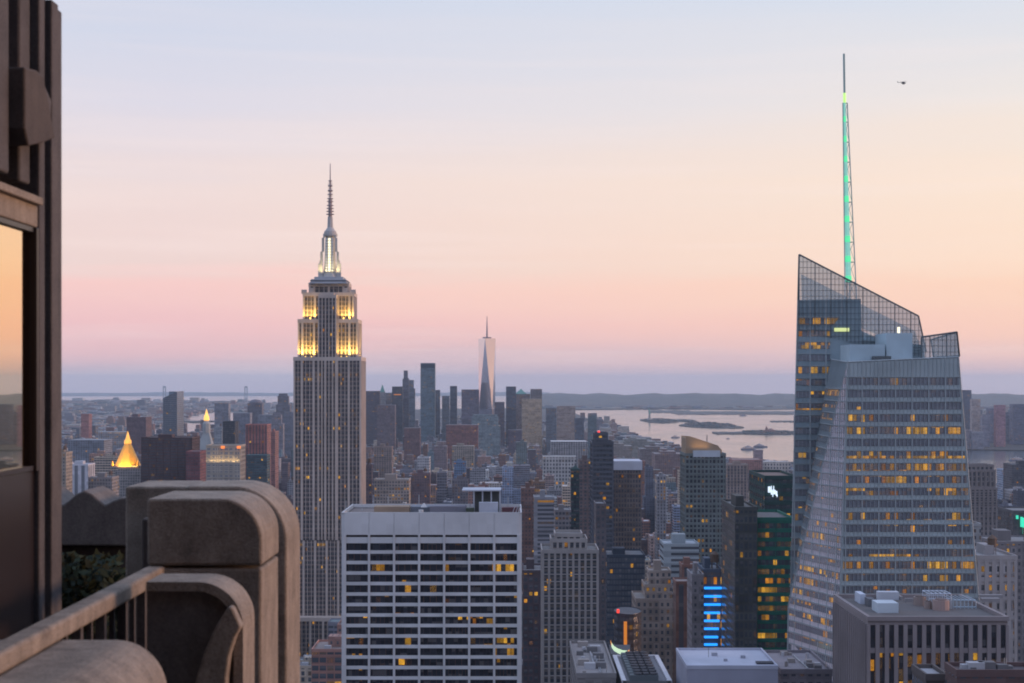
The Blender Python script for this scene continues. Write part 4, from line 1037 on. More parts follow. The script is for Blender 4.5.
T('white_long_building', 'long low white building with tall windows in the middle distance', 'office building', 543, 576, 457, 2600, 40, (.46,.45,.44), (5,6,.5,.6,.03), kit=0)
T('white_roof_warehouse', 'wide low block with a bright white roof edge below the tan fluted tower', 'warehouse', 551, 587, 441.5, 3300, 60, (.30,.30,.31), (5,4,.5,.6,.02), kit=0, roofc=(.6,.6,.6))
T('amber_top_block', 'brown block whose top floors glow orange in the middle distance', 'office building', 530, 545, 482, 1900, 30, (.22,.14,.10), (2.6,3.6,.6,.5,.25), kit=1)
T('dark_shadow_block', 'dark narrow building lit by a few windows, right beside the white gridded slab at bottom', 'office building', 523, 543, 572, 800, 30, (.09,.07,.08), (2.6,3.5,.6,.5,.06), kit=1)
T('dark_tower_edge', 'dark tower between the tan gridded slab and the street canyon', 'office building', 596, 606, 505, 905, 24, (.11,.10,.11), (2.6,3.5,.5,.5,.03), kit=0)
# west side behind the green tower
T('pink_brick_block', 'pink brick apartment row at the waterfront', 'apartment building', 733, 762, 460, 3050, 60, (.36,.20,.18), (4,3.2,.5,.5,.02), kit=0)
T('tan_stripe_tower', 'tan striped slab tower between the mosaic tower and green block', 'apartment tower', 727, 748, 465, 1750, 26, (.28,.23,.21), (3.6,3.3,.5,.8,.02), kit=1)
T('waterfront_tower', 'small square pinkish tower standing on the river edge', 'apartment tower', 754.5, 763, 450, 4200, 24, (.33,.25,.26), (4,3.2,.5,.5,.02), kit=0)
T('pier_shed', 'long pale pier shed on the river edge', 'shed', 764, 790, 462, 4300, 60, (.50,.46,.42), (8,9,.5,.6,.0), kit=0)
for i, (a, b, y_, d_, c_) in enumerate(((604, 632, 446, 4300, (.25,.22,.20)), (618, 655, 441.5, 4700, (.26,.26,.24)), (640, 668, 449, 3900, (.20,.17,.17)), (655, 684, 454, 3400, (.22,.16,.16)))):
    T('waterfront_block', ['brownish block at the shore left of centre harbour', 'stepped greenish apartment block reaching out over the harbour', 'low dark block on the shore below the harbour', 'reddish row by the shore just left of the mosaic tower'][i], 'apartment building', a, b, y_, d_, 80, c_, (4,3.3,.5,.5,.03), kit=1, tiers=[(a+6, b-8, y_-2.5, 10)])

# ------------------------------------------------------------------ left cluster
T('brown_modern_slab', 'wide dark brown office slab with scattered lights behind the parapet', 'office building', 141.5, 192, 438, 2050, 50, (.085,.055,.06), (2.4,3.8,.85,.6,.045), kit=1, rel=(9,3.8,.6,1.0,.4), short='the dark brown slab')
T('maroon_tower', 'narrow maroon block joined to the right of the dark brown slab', 'office building', 186, 200, 452, 2000, 40, (.17,.07,.08), (3,3.8,.4,.5,.02), kit=0)
T('brown_brick_tower', 'broad dull brown tower with a stub on its roof, left of the dark glass one', 'apartment tower', 126.5, 146, 417, 3700, 60, (.15,.10,.11), (4,3.4,.5,.5,.01), tiers=[(132, 138, 414, 20)], kit=0, short='the dull brown tower')
rt = root('dark_glass_tower', P(173.5, 470, 2900), 'dark glass tower with a sloping top standing above the rest at left', 'tower')
m = MB(); m.cur((.05,.08,.10), (3,3.8,.9,.8,.02), .3, .3); y_ = 2900; X0, X1, X2 = PX(163, y_), PX(177, y_), PX(183.8, y_+45)
za, zb2, zc = PZ(398, y_), PZ(391.5, y_), PZ(391, y_)
m.face([(X0,y_,-5),(X1,y_,-5),(X1,y_,zb2),(X0,y_,za)], [(0,-5),(X1-X0,-5),(X1-X0,zb2),(0,za)]); m.cur((.14,.19,.24), (3,3.8,.9,.8,.02), .3, .45)
m.face([(X1,y_,-5),(X2,y_+45,-5),(X2,y_+45,zc),(X1,y_,zb2)], [(0,-5),(48,-5),(48,zc),(0,zb2)]); m.face([(X2,y_+45,-5),(X0,y_+45,-5),(X0,y_+45,za),(X2,y_+45,zc)]); m.face([(X0,y_+45,-5),(X0,y_,-5),(X0,y_,za),(X0,y_+45,za)]); m.face([(X0,y_,za),(X1,y_,zb2),(X2,y_+45,zc),(X0,y_+45,za)])
m.build('wall', FAC, rt); m = MB((.2,.25,.3)); m.box(PX(168,y_), PX(175,y_), y_+8, y_+30, za, PZ(391.5,y_)); m.build('bulkhead', FAC, rt)
RES.append((X0-5, X2+5, y_-5, y_+50)); VIS.append((161, 186, 440, y_)); LM.append((173, 415, 'the sloping glass tower'))
# gilded pyramid tower
YG = 2080; zb_ = PZ(472, YG)
rt = root('gilded_pyramid_tower', (PX(127.5, YG), YG+18, -2), 'stone tower crowned by a floodlit golden pyramid spire', 'tower')
m = MB(); m.cur((.30,.28,.27), (3.2,3.6,.45,.55,.04), .4); x0, x1 = PX(112.5, YG), PX(144.5, YG); m.box(x0, x1, YG, YG+38, -2, PZ(481, YG), top=True)
m.box(x0+3, x1-3, YG+2, YG+36, PZ(481, YG), PZ(470, YG)); m.box(x0+6, x1-6, YG+4, YG+34, PZ(470, YG), PZ(466, YG)); m.build('wall', FAC, rt)
cg = PX(127.8, YG+19); rG = 15.5*YG/F*.86; m = MB()
m.frustum(cg, YG+19, rG*.98, rG*.24, PZ(466.5, YG), PZ(444, YG), 8, math.pi/8, False); m.build('pyramid', GOLD, rt)
m = MB(); m.frustum(cg, YG+19, rG*.28, rG*.26, PZ(444, YG), PZ(440.5, YG), 8, math.pi/8); m.frustum(cg, YG+19, rG*.20, .2, PZ(440.5, YG), PZ(431.5, YG), 8, math.pi/8); m.build('lantern', plain('lit_gold', (.8,.45,.1), .5, 0, (1,.50,.10), .8), rt)
for s in (-1, 1):
    for yy in (YG+5, YG+33): MB().frustum(cg+s*rG*.95, yy, 1.8, .2, PZ(466, YG), PZ(460.5, YG), 4).build('pinnacle', GOLD, rt)
area(rt, (cg, YG+1, PZ(467, YG)), (30, 2), 9000, (1,.50,.09), upq(28), 140)
area(rt, (cg, YG-14, PZ(460, YG)), (26, 6), 5500, (1,.50,.09), upq(60), 140)
RES.append((x0-5, x1+5, YG-5, YG+45)); VIS.append((110, 147, 495, YG)); LM.append((128, 455, 'the gold pyramid'))
# white clock tower with lit cupola
YC = 2300; rt = root('white_clock_tower', (PX(204, YC), YC+12, -2), 'slim white stone tower with a pyramid roof and glowing cupola', 'tower')
m = MB(); m.cur((.42,.42,.42), (3.5,3.6,.4,.5,.02), .4); hw = 8.0*YC/F
m.box(PX(205, YC)-hw, PX(205, YC)+hw, YC, YC+2*hw, -2, PZ(450, YC)); m.build('wall', FAC, rt)
c_ = PX(205, YC); m = MB((.34,.37,.38)); m.frustum(c_, YC+hw, hw*1.35, hw*.55, PZ(450, YC), PZ(433, YC), 4, math.pi/4); m.frustum(c_, YC+hw, hw*.50, hw*.5, PZ(433, YC), PZ(424, YC), 8); m.frustum(c_, YC+hw, hw*.5, hw*.2, PZ(424, YC), PZ(420, YC), 8); m.build('pyramid_roof', FAC, rt)
m = MB(); m.frustum(c_, YC+hw, hw*.36, hw*.30, PZ(420.5, YC), PZ(416, YC), 8); m.frustum(c_, YC+hw, hw*.24, .1, PZ(416, YC), PZ(409, YC), 8); m.build('cupola', plain('lit_cupola', (.8,.5,.1), .5, 0, (1,.52,.12), 1.3), rt)
RES.append((c_-hw-4, c_+hw+4, YC-4, YC+40)); VIS.append((195, 215, 460, YC)); LM.append((204, 430, 'the white clock tower'))
rt = T('columned_office_block', 'pale block with bright blue windows below a band of warm lit columns', 'office building', 206.5, 240, 446, 1900, 36, (.36,.33,.29), (5.2,4.6,.72,.6,.0), rel=(6.4,5.2,1.6,1.3,.5), kit=0, short='the columned pale block', gl=.55)
area(rt, (PX(223, 1898), 1897, PZ(463, 1897)), (38, 1), 2300, (1, .66, .28), upq(22), 120)
for p in (221, 237): MB().box(PX(p, 1897), PX(p+3.5, 1897), 1896, 1898, PZ(448.5, 1897), PZ(446, 1897), bot=True).build('beacon', plain('orange_beacon', (.6,.2,.05), .5, 0, (1,.25,.06), 1.1), rt)
T('red_striped_tower', 'red brick tower with pale vertical stripes over a dark teal base', 'apartment tower', 245.5, 267, 425, 2350, 40, (.30,.13,.12), (4.6,3.3,.42,.8,.02), kit=0, short='the red striped tower')
T('teal_base_block', 'dark teal glass block in front of the red striped tower', 'office building', 246, 267, 455.5, 2250, 30, (.05,.10,.12), (3,3.6,.8,.6,.05), kit=0, gl=.1)
T('red_brick_neighbour', 'lower red brick tower at the right of the striped one', 'apartment tower', 268, 275, 432, 2500, 40, (.26,.14,.13), (4,3.3,.4,.5,.02), kit=1)
T('black_slab', 'small black slab behind the columned pale block', 'office building', 222.5, 235, 422, 3000, 40, (.035,.04,.05), (4,3.6,.8,.6,.01), kit=0)
T('striped_white_building', 'white building with blue vertical window bands at the far left behind the parapet', 'office building', 66, 88, 465, 1750, 30, (.52,.53,.58), (7.4,3.8,.5,1,.0), kit=1, gl=.35, short='the blue banded building')
T('tan_old_building', 'narrow tan masonry tower at the far left beside the fluted wall', 'office building', 56, 66, 453, 1650, 24, (.30,.26,.22), (3.2,3.6,.4,.5,.02), kit=2)
T('low_lit_building', 'low block with a row of warm lit windows, left of the gold pyramid', 'office building', 88, 112, 478, 1700, 30, (.24,.22,.22), (3.0,3.6,.5,.5,.10), kit=2)
T('yellow_strip_building', 'long low grey building with a strip of yellow lit windows', 'office building', 96, 131, 432, 4300, 60, (.27,.29,.32), (6,5,.6,.45,.35), kit=0)
T('grey_long_roof_building', 'long grey flat topped block left of the gold pyramid', 'office building', 68, 104, 440, 3300, 70, (.20,.22,.26), (5,4,.5,.5,.02), kit=0)
T('pink_tower_pair', 'small pinkish red tower far off at the left', 'apartment tower', 81, 89, 414, 5600, 40, (.42,.18,.15), (5,3.6,.5,.5,.02), kit=0)

# ------------------------------------------------------------------ downtown skyline: (x0, x1, top row, distance, colour, words)
sky_ = [
 (365,379.5,391,5600,(.09,.08,.10),'dark flat topped tower at the left end of the downtown cluster'),
 (385,392,393,5750,(.30,.28,.29),'short pale tower right of the green pyramid roof'),
 (377,395,405,5300,(.16,.12,.13),'brownish grey slab in front of the green pyramid tower'),
 (392,402.5,386.5,5700,(.08,.09,.11),'dark tower with one orange light band near its top'),
 (402.5,409,373.5,5800,(.16,.16,.19),'slender stepped tower with a rounded narrow top'),
 (408,415,383,5900,(.17,.20,.23),'grey tower leaning against the slender stepped one'),
 (420.5,435,363,5650,(.13,.19,.22),'broad teal grey tower, tallest left of the tapered glass one'),
 (435,440,390,5800,(.12,.14,.17),'slim dark tower right of the broad teal grey one'),
 (442,449.5,396,5700,(.17,.20,.23),'low blue grey tower between two taller slim ones'),
 (450,457,386,5600,(.09,.11,.14),'dark slim tower standing alone before a gap'),
 (461.5,479,389.5,5500,(.15,.14,.18),'wide purple grey slab left of the tapered glass tower'),
 (494.5,504.5,402,5700,(.13,.12,.15),'stubby dark block at the foot of the tapered glass tower'),
 (506,516,386.5,5750,(.09,.11,.15),'dark blue tower right of the tapered glass tower'),
 (512,530,394,5900,(.28,.23,.22),'brown stone tower with a small green pyramid'),
 (530.5,542,389,5850,(.22,.20,.20),'dark capped tower in the pair of sunlit stone ones'),
 (522,542,399,5600,(.50,.38,.26),'tan sunlit stone tower with warm face'),
 (546,557,408,5500,(.13,.15,.18),'dark grey block left of the tan fluted tower'),
 (557,575.5,406,5100,(.40,.32,.28),'broad tan fluted tower at the right of downtown'),
 (575,584,418,5000,(.12,.14,.18),'dark blue block at the foot of the tan fluted tower'),
 (588,596.5,415,4900,(.12,.17,.19),'small teal tower alone at the harbour edge'),
 (404,420,428,4300,(.17,.10,.10),'reddish brown block in the middle distance left of centre'),
 (446,478,425,4500,(.24,.11,.10),'wide red brick block below the downtown cluster'),
 (470,500,420,4700,(.22,.28,.30),'pale teal stepped block under the tapered glass tower'),
 (434,447,446,3600,(.24,.19,.20),'reddish apartment slab in mid distance'),
 (452,474,446,3300,(.30,.26,.22),'tan block with two rows of orange lit floors'),
 (374,392,447,2900,(.25,.20,.18),'tan block with a cream cornice near the floodlit skyscraper'),
 (508,522,430,4700,(.13,.11,.14),'dark purple block below the brown stone tower'),
 (516,527,442,3700,(.16,.20,.20),'small greenish tower with a pale split face'),
 (374,409,480,1750,(.32,.27,.24),'cream loft building with a row of amber windows beside the floodlit skyscraper'),
 (412,430,474,2100,(.16,.11,.12),'dark brick loft building just beyond the gridded slab roof'),
 (452,468,480,1900,(.17,.16,.18),'broad grey roofed loft behind the gridded slab'),
 (454,466,462,2400,(.14,.22,.34),'small bluish block in mid distance'),
 (365,372,466,1500,(.13,.10,.11),'narrow dark brick tower touching the floodlit skyscraper'),
 (214.5,228.5,403,4600,(.24,.25,.29),'pale blue grey slab pair beyond the white clock tower'),
 (233,250,413,4700,(.24,.25,.30),'grey slab in front of the domed tower'),
 (247.5,262,403,5000,(.15,.15,.18),'stout tower with a rounded dark top'),
 (258,276,415,4600,(.22,.24,.28),'broad grey slab right of the domed tower'),
 (276,290,399,5300,(.17,.17,.20),'stepped dark tower left of the floodlit skyscraper'),
 (270,283,418,4400,(.25,.24,.27),'pale stepped block in front of the dark stepped tower'),
 (284,296,412,4800,(.20,.21,.25),'grey tower half hidden by the floodlit skyscraper'),
 (214,222,427,3600,(.30,.33,.36),'small pale slab beside the white clock tower'),
 (960,971.5,390,6500,(.13,.15,.20),'dark tower across the river beside the faceted glass tower'),
 (972,980.5,399,6400,(.45,.38,.36),'slender pale tan tower across the river'),
 (982,990,415,6300,(.25,.25,.31),'grey tower across the river, low in the row'),
 (988,996,408,6700,(.22,.23,.30),'bluish tower across the river behind the grey one'),
 (996,1005.5,405,6300,(.40,.22,.26),'pinkish red tower across the river'),
 (1005,1013,412,6600,(.24,.26,.33),'bluish slab across the river right of the pinkish tower'),
 (1013,1030,404,6500,(.15,.17,.24),'dark slab across the river at the right edge'),
 (963,972,430,6100,(.34,.30,.33),'low pinkish block on the far river bank'),
 (972,984,432,6080,(.28,.28,.33),'low grey block on the far river bank'),
]
for i, (a, b, y_, d_, c_, wds) in enumerate(sky_):
    tiers = None
    if 'stepped' in wds: tiers = [(a+1.6, b-1.6, y_-3, 8), (a+2.8, b-2.8, y_-5.5, 14)] if b-a > 7 else [(a+1.2, b-1.2, y_-3, 8)]; y_ += 5.5
    hw = 'across' in wds or 'far river' in wds
    rt = T('downtown_tower' if d_ > 4800 and not hw else ('riverside_tower' if hw else 'city_block'), wds, 'tower' if d_ > 4800 else 'building', a, b, y_, d_, min(45, (b-a)*d_/F*.8), c_, ((4.4,3.8,.5,.55,.03) if d_ > 2500 else (3.2,3.6,.5,.5,.10)), ybot={True: y_+45, False: y_+22}[d_ > 4800], tiers=tiers, kit=0 if d_ > 4000 else 2)
    top = PZ(y_, d_); cx_ = PX((a+b)/2, d_)
    if 'green pyramid' in wds and 'small' in wds: m = MB((.12,.34,.28)); m.frustum(cx_, d_+20, 30, .5, top, top+19, 4, math.pi/4); m.build('pyramid_roof', COPPER, rt)
    if 'rounded' in wds:
        m = MB(c_); r_ = (b-a)*d_/F*.46
        for k in range(4): m.frustum(cx_, d_+20, r_*math.cos(k*.38), r_*math.cos((k+1)*.38), top+r_*.55*math.sin(k*.38), top+r_*.55*math.sin((k+1)*.38), 12, cap=(k == 3))
        m.build('dome', FAC, rt)
    if 'orange light' in wds: MB().box(PX(394, d_), PX(401, d_), d_-.8, d_+.2, PZ(395, d_), PZ(394.2, d_), bot=True).build('light_band', AMB, rt)
    if 'tallest left' in wds: m = MB((.05,.07,.09)); m.box(PX(a+.4, d_), PX(b-.4, d_), d_-1, d_, PZ(368, d_), PZ(364, d_), bot=True); m.build('dark_band', FAC, rt)
# slim tower with a green pyramid roof
rt = T('green_pyramid_tower', 'pale gothic tower with a green pyramid roof at the left of downtown', 'tower', 379.5, 385, 392, 5700, 20, (.34,.33,.33), (4,3.6,.5,.5,.02), ybot=400, kit=0)
m = MB((.12,.34,.28)); m.frustum(PX(382.2, 5700), 5710, 12, .5, PZ(392, 5700), PZ(384.5, 5700), 4, math.pi/4); m.build('pyramid_roof', COPPER, rt)
# tapered glass tower with antenna
YW = 5850; cw = PX(487, YW); zb0 = gz(cw, YW); zt = PZ(338.5, YW); zb1 = PZ(409, YW); r0, r1 = 35, 32
rt = root('tapered_glass_tower', (cw, YW, zb0), 'tall tapered glass tower with a needle antenna, one facet glowing in the sunset', 'skyscraper')
ROT = R(-57)
bs = [Vector((cw+r0*math.cos(ROT+math.pi/2*k), YW+r0*math.sin(ROT+math.pi/2*k), zb1)) for k in range(4)]
ts = [Vector((cw+r1*math.cos(ROT+math.pi/4+math.pi/2*k), YW+r1*math.sin(ROT+math.pi/4+math.pi/2*k), zt)) for k in range(4)]
MT, tt = new_mat('tower_mirror_glass')
bb = tt.n('ShaderNodeBsdfPrincipled', {'Base Color': (.76,.74,.80,1), 'Roughness': .10, 'Metallic': .9}); tt.n('ShaderNodeOutputMaterial', {0: bb.outputs[0]})
for k in range(4):
    m = MB(); m.face([bs[k], bs[(k+1) % 4], ts[k]]); m.build('facet', MT, rt)
    m = MB(); m.face([bs[k], ts[k], ts[(k-1) % 4]]); m.build('facet', MT, rt)
m = MB((.25,.25,.3)); m.face([p-Vector((0,0,.2)) for p in ts]); m.prism([(p.x, p.y) for p in bs], zb0, zb1-.2); m.build('podium', FAC, rt)
m = MB((.30,.25,.28)); m.frustum(cw, YW, 16, 16, zt, zt+5, 12); m.frustum(cw, YW, 3.2, 2.2, zt+5, PZ(326, YW), 6); m.frustum(cw, YW, 2.0, .8, PZ(326, YW), PZ(316, YW), 6); m.build('antenna', FAC, rt)
RES.append((cw-50, cw+50, YW-50, YW+50)); VIS.append((476, 497, 408, YW)); LM.append((486, 370, 'the tapered glass tower'))

# white band at the top of the white-topped slab; crown of the mosaic tower
for o in list(col.objects):
    if o.name == 'white_topped_tower':
        x0, x1 = PX(612.5, 1130), PX(641.5, 1130); m = MB((.55,.58,.66)); m.box(x0-.5, x1+.5, 1129.2, 1160.6, PZ(470, 1130), PZ(461, 1130), bot=True); m.build('top_band', FAC, o)
    if o.name == 'dark_residential_tower':
        MB().frustum(PX(598.8, 1100), 1100, 1.1, .6, PZ(434, 1095), PZ(431, 1095), 8).build('beacon', REDL, o)
    if o.name == 'slanted_crown_tower':
        yq = 1010; z0 = PZ(455, yq); m = MB((.34,.25,.17))
        pf = [(PX(685.8, yq), z0), (PX(722, yq), z0), (PX(722, yq), PZ(450, yq)), (PX(718, yq), PZ(445.5, yq)), (PX(694, yq), PZ(437.5, yq)), (PX(685.8, yq), PZ(437, yq))]
        m.extrude_xz(pf, yq+1, yq+2.2); m.extrude_xz(pf, yq+26, yq+27); m.box(PX(685.8, yq), PX(685.8, yq)+1, yq+2.2, yq+26, z0, PZ(438, yq)); m.build('slanted_crown', FAC, o)
        MB((.45,.50,.55)).box(PX(693, yq), PX(720, yq), yq-.8, yq+1, PZ(457, yq), PZ(450.5, yq), bot=True).build('pale_band', FAC, o)
        area(o, (PX(700, yq+.4), yq-2, PZ(450, yq)+.2), (10, .5), 180, (1,.6,.25), upq(25), 120)
        MB((.2,.2,.2)).bar((PX(707, yq+10), yq+10, z0), (PX(707, yq+10), yq+10, PZ(435.5, yq)), .3).build('mast', FAC, o)
    if o.name == 'dark_green_slim_tower':
        m = MB((.03,.07,.07)); m.frustum(PX(575.2, 1258), 1258, 4.8, .4, PZ(470, 1250), PZ(466, 1250), 4, math.pi/4); m.build('cap', FAC, o)

# ------------------------------------------------------------------ bridge towers, statue, islands, boats, helicopter
def bridge_tower(px, y, ztop_py, label):
    rt = root('suspension_bridge_tower', (PX(px, y), y, gz(PX(px, y), y)), label, 'bridge tower', 'towers of the far suspension bridge')
    m = MB((.30,.36,.40)); x = PX(px, y); zb_ = gz(x, y); zt_ = PZ(ztop_py, y); w_ = 2.2*y/F/2
    for s in (-1, 1): m.box(x+s*w_-5, x+s*w_+5, y-5, y+5, zb_, zt_)
    m.box(x-w_-5, x+w_+5, y-4, y+4, zt_-14, zt_+3); m.box(x-w_, x+w_, y-4, y+4, zb_+80, zb_+92); m.build('portal', FAC, rt)
bridge_tower(164.5, 17500, 386.5, 'left faint tower of the far suspension bridge above the sloping glass tower')
bridge_tower(246, 18200, 386.5, 'right faint tower of the far suspension bridge above the domed tower')
def island(name, label, x0, x1, ya, yb, h, cols_):
    n = 26; mb = MB(); ya_, yb_ = ground_y(x0, ya), ground_y(x0, yb); rnd_ = random.Random(int(x0))
    ring_ = []
    for k in range(n):
        a = 2*math.pi*k/n; cx_, cy_ = PX((x0+x1)/2, (ya_+yb_)/2), (ya_+yb_)/2; rx = (x1-x0)/2*cy_/F; ry = (ya_-yb_)/2
        f_ = 1+.12*math.sin(a*3+x0)+.05*rnd_.uniform(-1, 1); ring_.append((cx_+rx*math.cos(a)*f_, cy_+abs(ry)*math.sin(a)*f_))
    g_ = gz(cx_, cy_); mb.prism(ring_, g_-5, g_+1.0)
    o = mb.build('island', HILL, None, (cx_, cy_, g_)); o['kind'] = 'structure'
    tr = MB()
    for _ in range(260):
        a, q = rnd_.uniform(0, 6.28), rnd_.random()**.5*.82; x, y = cx_+rx*math.cos(a)*q, cy_+abs(ry)*math.sin(a)*q
        tr.cur(rnd_.choice(cols_)); hh = h*rnd_.uniform(.4, 1); s = rnd_.uniform(14, 34); tr.frustum(x, y, s*.5, s*.35, g_+1, g_+1+hh, 6)
    o = tr.build('trees', FAC, None, (cx_, cy_, g_+1)); tag(o, label, 'trees', kind='stuff')
    return cx_, cy_, g_
GC = [(.05,.07,.07), (.07,.09,.10), (.14,.12,.11)]
ix, iy, ig = island('island', 'dark tree clumps covering the small island around the statue', 642, 678, 422.6, 419, 9, GC)
island('island', 'dark trees and low halls on the larger island right of the statue', 683, 738, 427.8, 423, 11, GC)
island('island', 'scattered trees on the thin spit between the two islands', 676, 695, 421.4, 419.8, 5, GC)
island('island', 'low dark roofs and sheds on the pier island near the glass tower', 738, 800, 434, 431.2, 8, GC)
# the statue
sx_, sy_ = PX(649.5, iy), iy
rt = root('statue', (sx_, sy_, ig+1), 'tiny green statue with raised arm on a tall pedestal in the harbour', 'statue')
k = iy/F; m = MB((.34,.32,.30)); zt_ = PZ(414.2, iy); m.frustum(sx_, sy_, 3.2*k, 2.6*k, ig+1, ig+1+.3*(zt_-ig), 8); m.frustum(sx_, sy_, 1.5*k, 1.1*k, ig+1+.3*(zt_-ig), zt_, 4, math.pi/4); m.build('pedestal', FAC, rt)
m = MB((.22,.42,.38)); h = PZ(409, iy)-zt_; m.frustum(sx_, sy_, 1.0*k, .75*k, zt_, zt_+h*.5, 8); m.frustum(sx_, sy_, .75*k, .5*k, zt_+h*.5, zt_+h*.85, 8); m.frustum(sx_, sy_, .38*k, .3*k, zt_+h*.85, zt_+h, 8)
m.bar((sx_-.5*k, sy_, zt_+h*.75), (sx_-.9*k, sy_, zt_+h*1.35), .22*k, 6); m.build('figure', COPPER, rt)
# terminal tower on the pier island
yt = ground_y(768, 433); rt = root('terminal_building', (PX(769, yt), yt, gz(PX(769, yt), yt)), 'small reddish terminal with a spired roof on the pier island', 'building')
m = MB((.28,.18,.16)); x = PX(769, yt); g_ = gz(x, yt); kk = yt/F; m.box(x-5*kk, x+6*kk, yt-10, yt+30, g_, g_+3*kk); m.box(x-3.5*kk, x-1.5*kk, yt-10, yt+10, g_+3*kk, g_+5*kk); m.frustum(x-2.5*kk, yt, 1.1*kk, .1*kk, g_+5*kk, g_+7.5*kk, 4); m.frustum(x+2*kk, yt+10, 3.5*kk, 1.5*kk, g_+3*kk, g_+4.5*kk, 8); m.build('hall', FAC, rt)

def boat_proto():
    rt = root('ferry', (0,0,0), 'x', 'boat', 'boats crossing the harbour')
    m = MB((.14,.17,.24)); m.prism([(-30,-7),(24,-7),(34,0),(24,7),(-30,7)], -1, 4.5); m.build('hull', FAC, rt)
    m = MB(); m.cur((.45,.47,.52), (3,3,.6,.5,.1), .5); m.box(-24, 18, -6, 6, 4.5, 9.5); m.box(-14, 8, -4.5, 4.5, 9.5, 13); m.box(-6, -2, -2, 2, 13, 17); m.build('cabin', FAC, rt)
    return rt
bp_ = boat_proto(); bl = [(748.5,448.6,1.0,'largest blue grey ferry on the near harbour water'),(760,446.2,.9,'pale ferry just right and beyond the largest one'),(675.5,437,.75,'small vessel in the harbour below the two islands'),(626.5,434.2,.5,'tiny vessel near the shore blocks at the left harbour'),(610.5,423,.5,'tiny vessel far out at the left of the harbour'),(728,438,.3,'speck of a boat right of the mosaic tower crown'),(743,415.5,1.0,'long low ship far out before the hills'),(685,414.5,.5,'dark far vessel near the bay spit'),(1017,459.5,.9,'purple grey ferry on the river at the right edge')]
for i, (px, py, s, wds) in enumerate(bl):
    y = ground_y(px, py); o = bp_ if i == 0 else copy_tree(bp_); x = PX(px, y); o.location = (x, y, gz(x, y)-3.2); o.scale = (s*.95,)*3; o.rotation_euler.z = [.3,-.2,.5,.1,.4,.2,0,.3,.2][i]; o['label'] = wds
# helicopter
YH = 2100; hx, _, hz = P(903.5, 83, YH)
rt = root('helicopter', (hx, YH, hz), 'tiny dark helicopter high in the sky right of the green spire', 'helicopter')
m = MB((.08,.08,.10)); m.frustum(0, 0, .01, 1.2, 0, 0, 8, cap=False) if False else None
import bmesh
bm = bmesh.new(); bmesh.ops.create_uvsphere(bm, u_segments=14, v_segments=8, radius=1.0, matrix=Matrix.Diagonal((3.0, 1.1, 1.3, 1)))
me = bpy.data.meshes.new('fuselage'); bm.to_mesh(me); bm.free(); me.materials.append(DARKMETAL); o = bpy.data.objects.new('fuselage', me); col.objects.link(o); o.parent = rt
m = MB((.08,.08,.09)); V3 = lambda *a: (hx+a[0], YH+a[1], hz+a[2])
m.bar(V3(-2, 0, .3), V3(-7.5, 0, .9), .28, 6); m.box(hx-8, hx-7.2, YH-.1, YH+.1, hz+.4, hz+2.2, bot=True); m.build('tail_boom', DARKMETAL, rt)
for s in (0, math.pi/2): MB().bar(V3(-5.4*math.cos(s+.3), -5.4*math.sin(s+.3), 1.7), V3(5.4*math.cos(s+.3), 5.4*math.sin(s+.3), 1.7), .14).build('rotor_blade', DARKMETAL, rt)
MB().bar(V3(0,0,1.0), V3(0,0,1.8), .2, 6).build('rotor_mast', DARKMETAL, rt)
for s in (-1, 1): MB().bar(V3(-1.6, s*.9, -1.7), V3(1.8, s*.9, -1.7), .12).build('skid', DARKMETAL, rt)

# ------------------------------------------------------------------ the rest of the city, lot by lot
rnd = random.Random(11)
PAL = [((.22,.12,.10), 'reddish brown'), ((.27,.17,.14), 'brick red'), ((.36,.30,.24), 'tan'), ((.40,.36,.32), 'cream'), ((.26,.26,.28), 'grey'), ((.17,.17,.20), 'slate grey'),
       ((.12,.17,.19), 'teal grey'), ((.10,.08,.09), 'dark brown'), ((.50,.50,.52), 'white'), ((.18,.22,.30), 'bluish'), ((.30,.22,.20), 'dusty pink'), ((.08,.09,.12), 'dark')]
WGT = [9,7,8,6,8,8,6,8,4,4,6,5]
limtab = [(-400,436),(60,436),(190,430),(300,428),(366,432),(470,436),(540,442),(600,448),(650,453),(700,457),(790,462),(800,470),(960,484),(1040,490),(1400,510)]
cand = []
y = 720.0
while y < 9000:
    deep = 62 if y < 5600 else 90
    lx, rx_ = PX(-160, y+deep), PX(1190, y+deep)
    x = lx - ((lx-120) % 260)
    while x < rx_:
        bx = x; bend = x+232                       # one block between two avenues
        if abs(((x+246+130) % 260)-130) < 8: pass
        while bx < bend:
            wlot = rnd.choice([11, 14, 17, 21, 27, 38]) * (1 if y < 3000 else 1.25)
            if y < 1400: wlot = rnd.choice([20, 26, 32, 42])
            if bx+wlot > bend: wlot = bend-bx
            if wlot < 8: break
            for half in (0, 1):
                y0 = y+half*deep*.52; y1 = y0+deep*rnd.uniform(.40, .47)
                u = rnd.random()
                if y < 1500: h = 34+80*u*u+ (35 if rnd.random() < .18 else 0)
                elif y < 3000: h = 22+72*u*u + (55 if rnd.random() < .12 else 0)
                else: h = 13+32*u*u + (42 if rnd.random() < .08 else 0)
                if y > 3600 and PX(620, y) < bx: h = 9+18*u
                cand.append([bx+.3, bx+wlot-.4, y0, y1, h, rnd.random()])
            bx += wlot
        x += 260
    y += deep+18
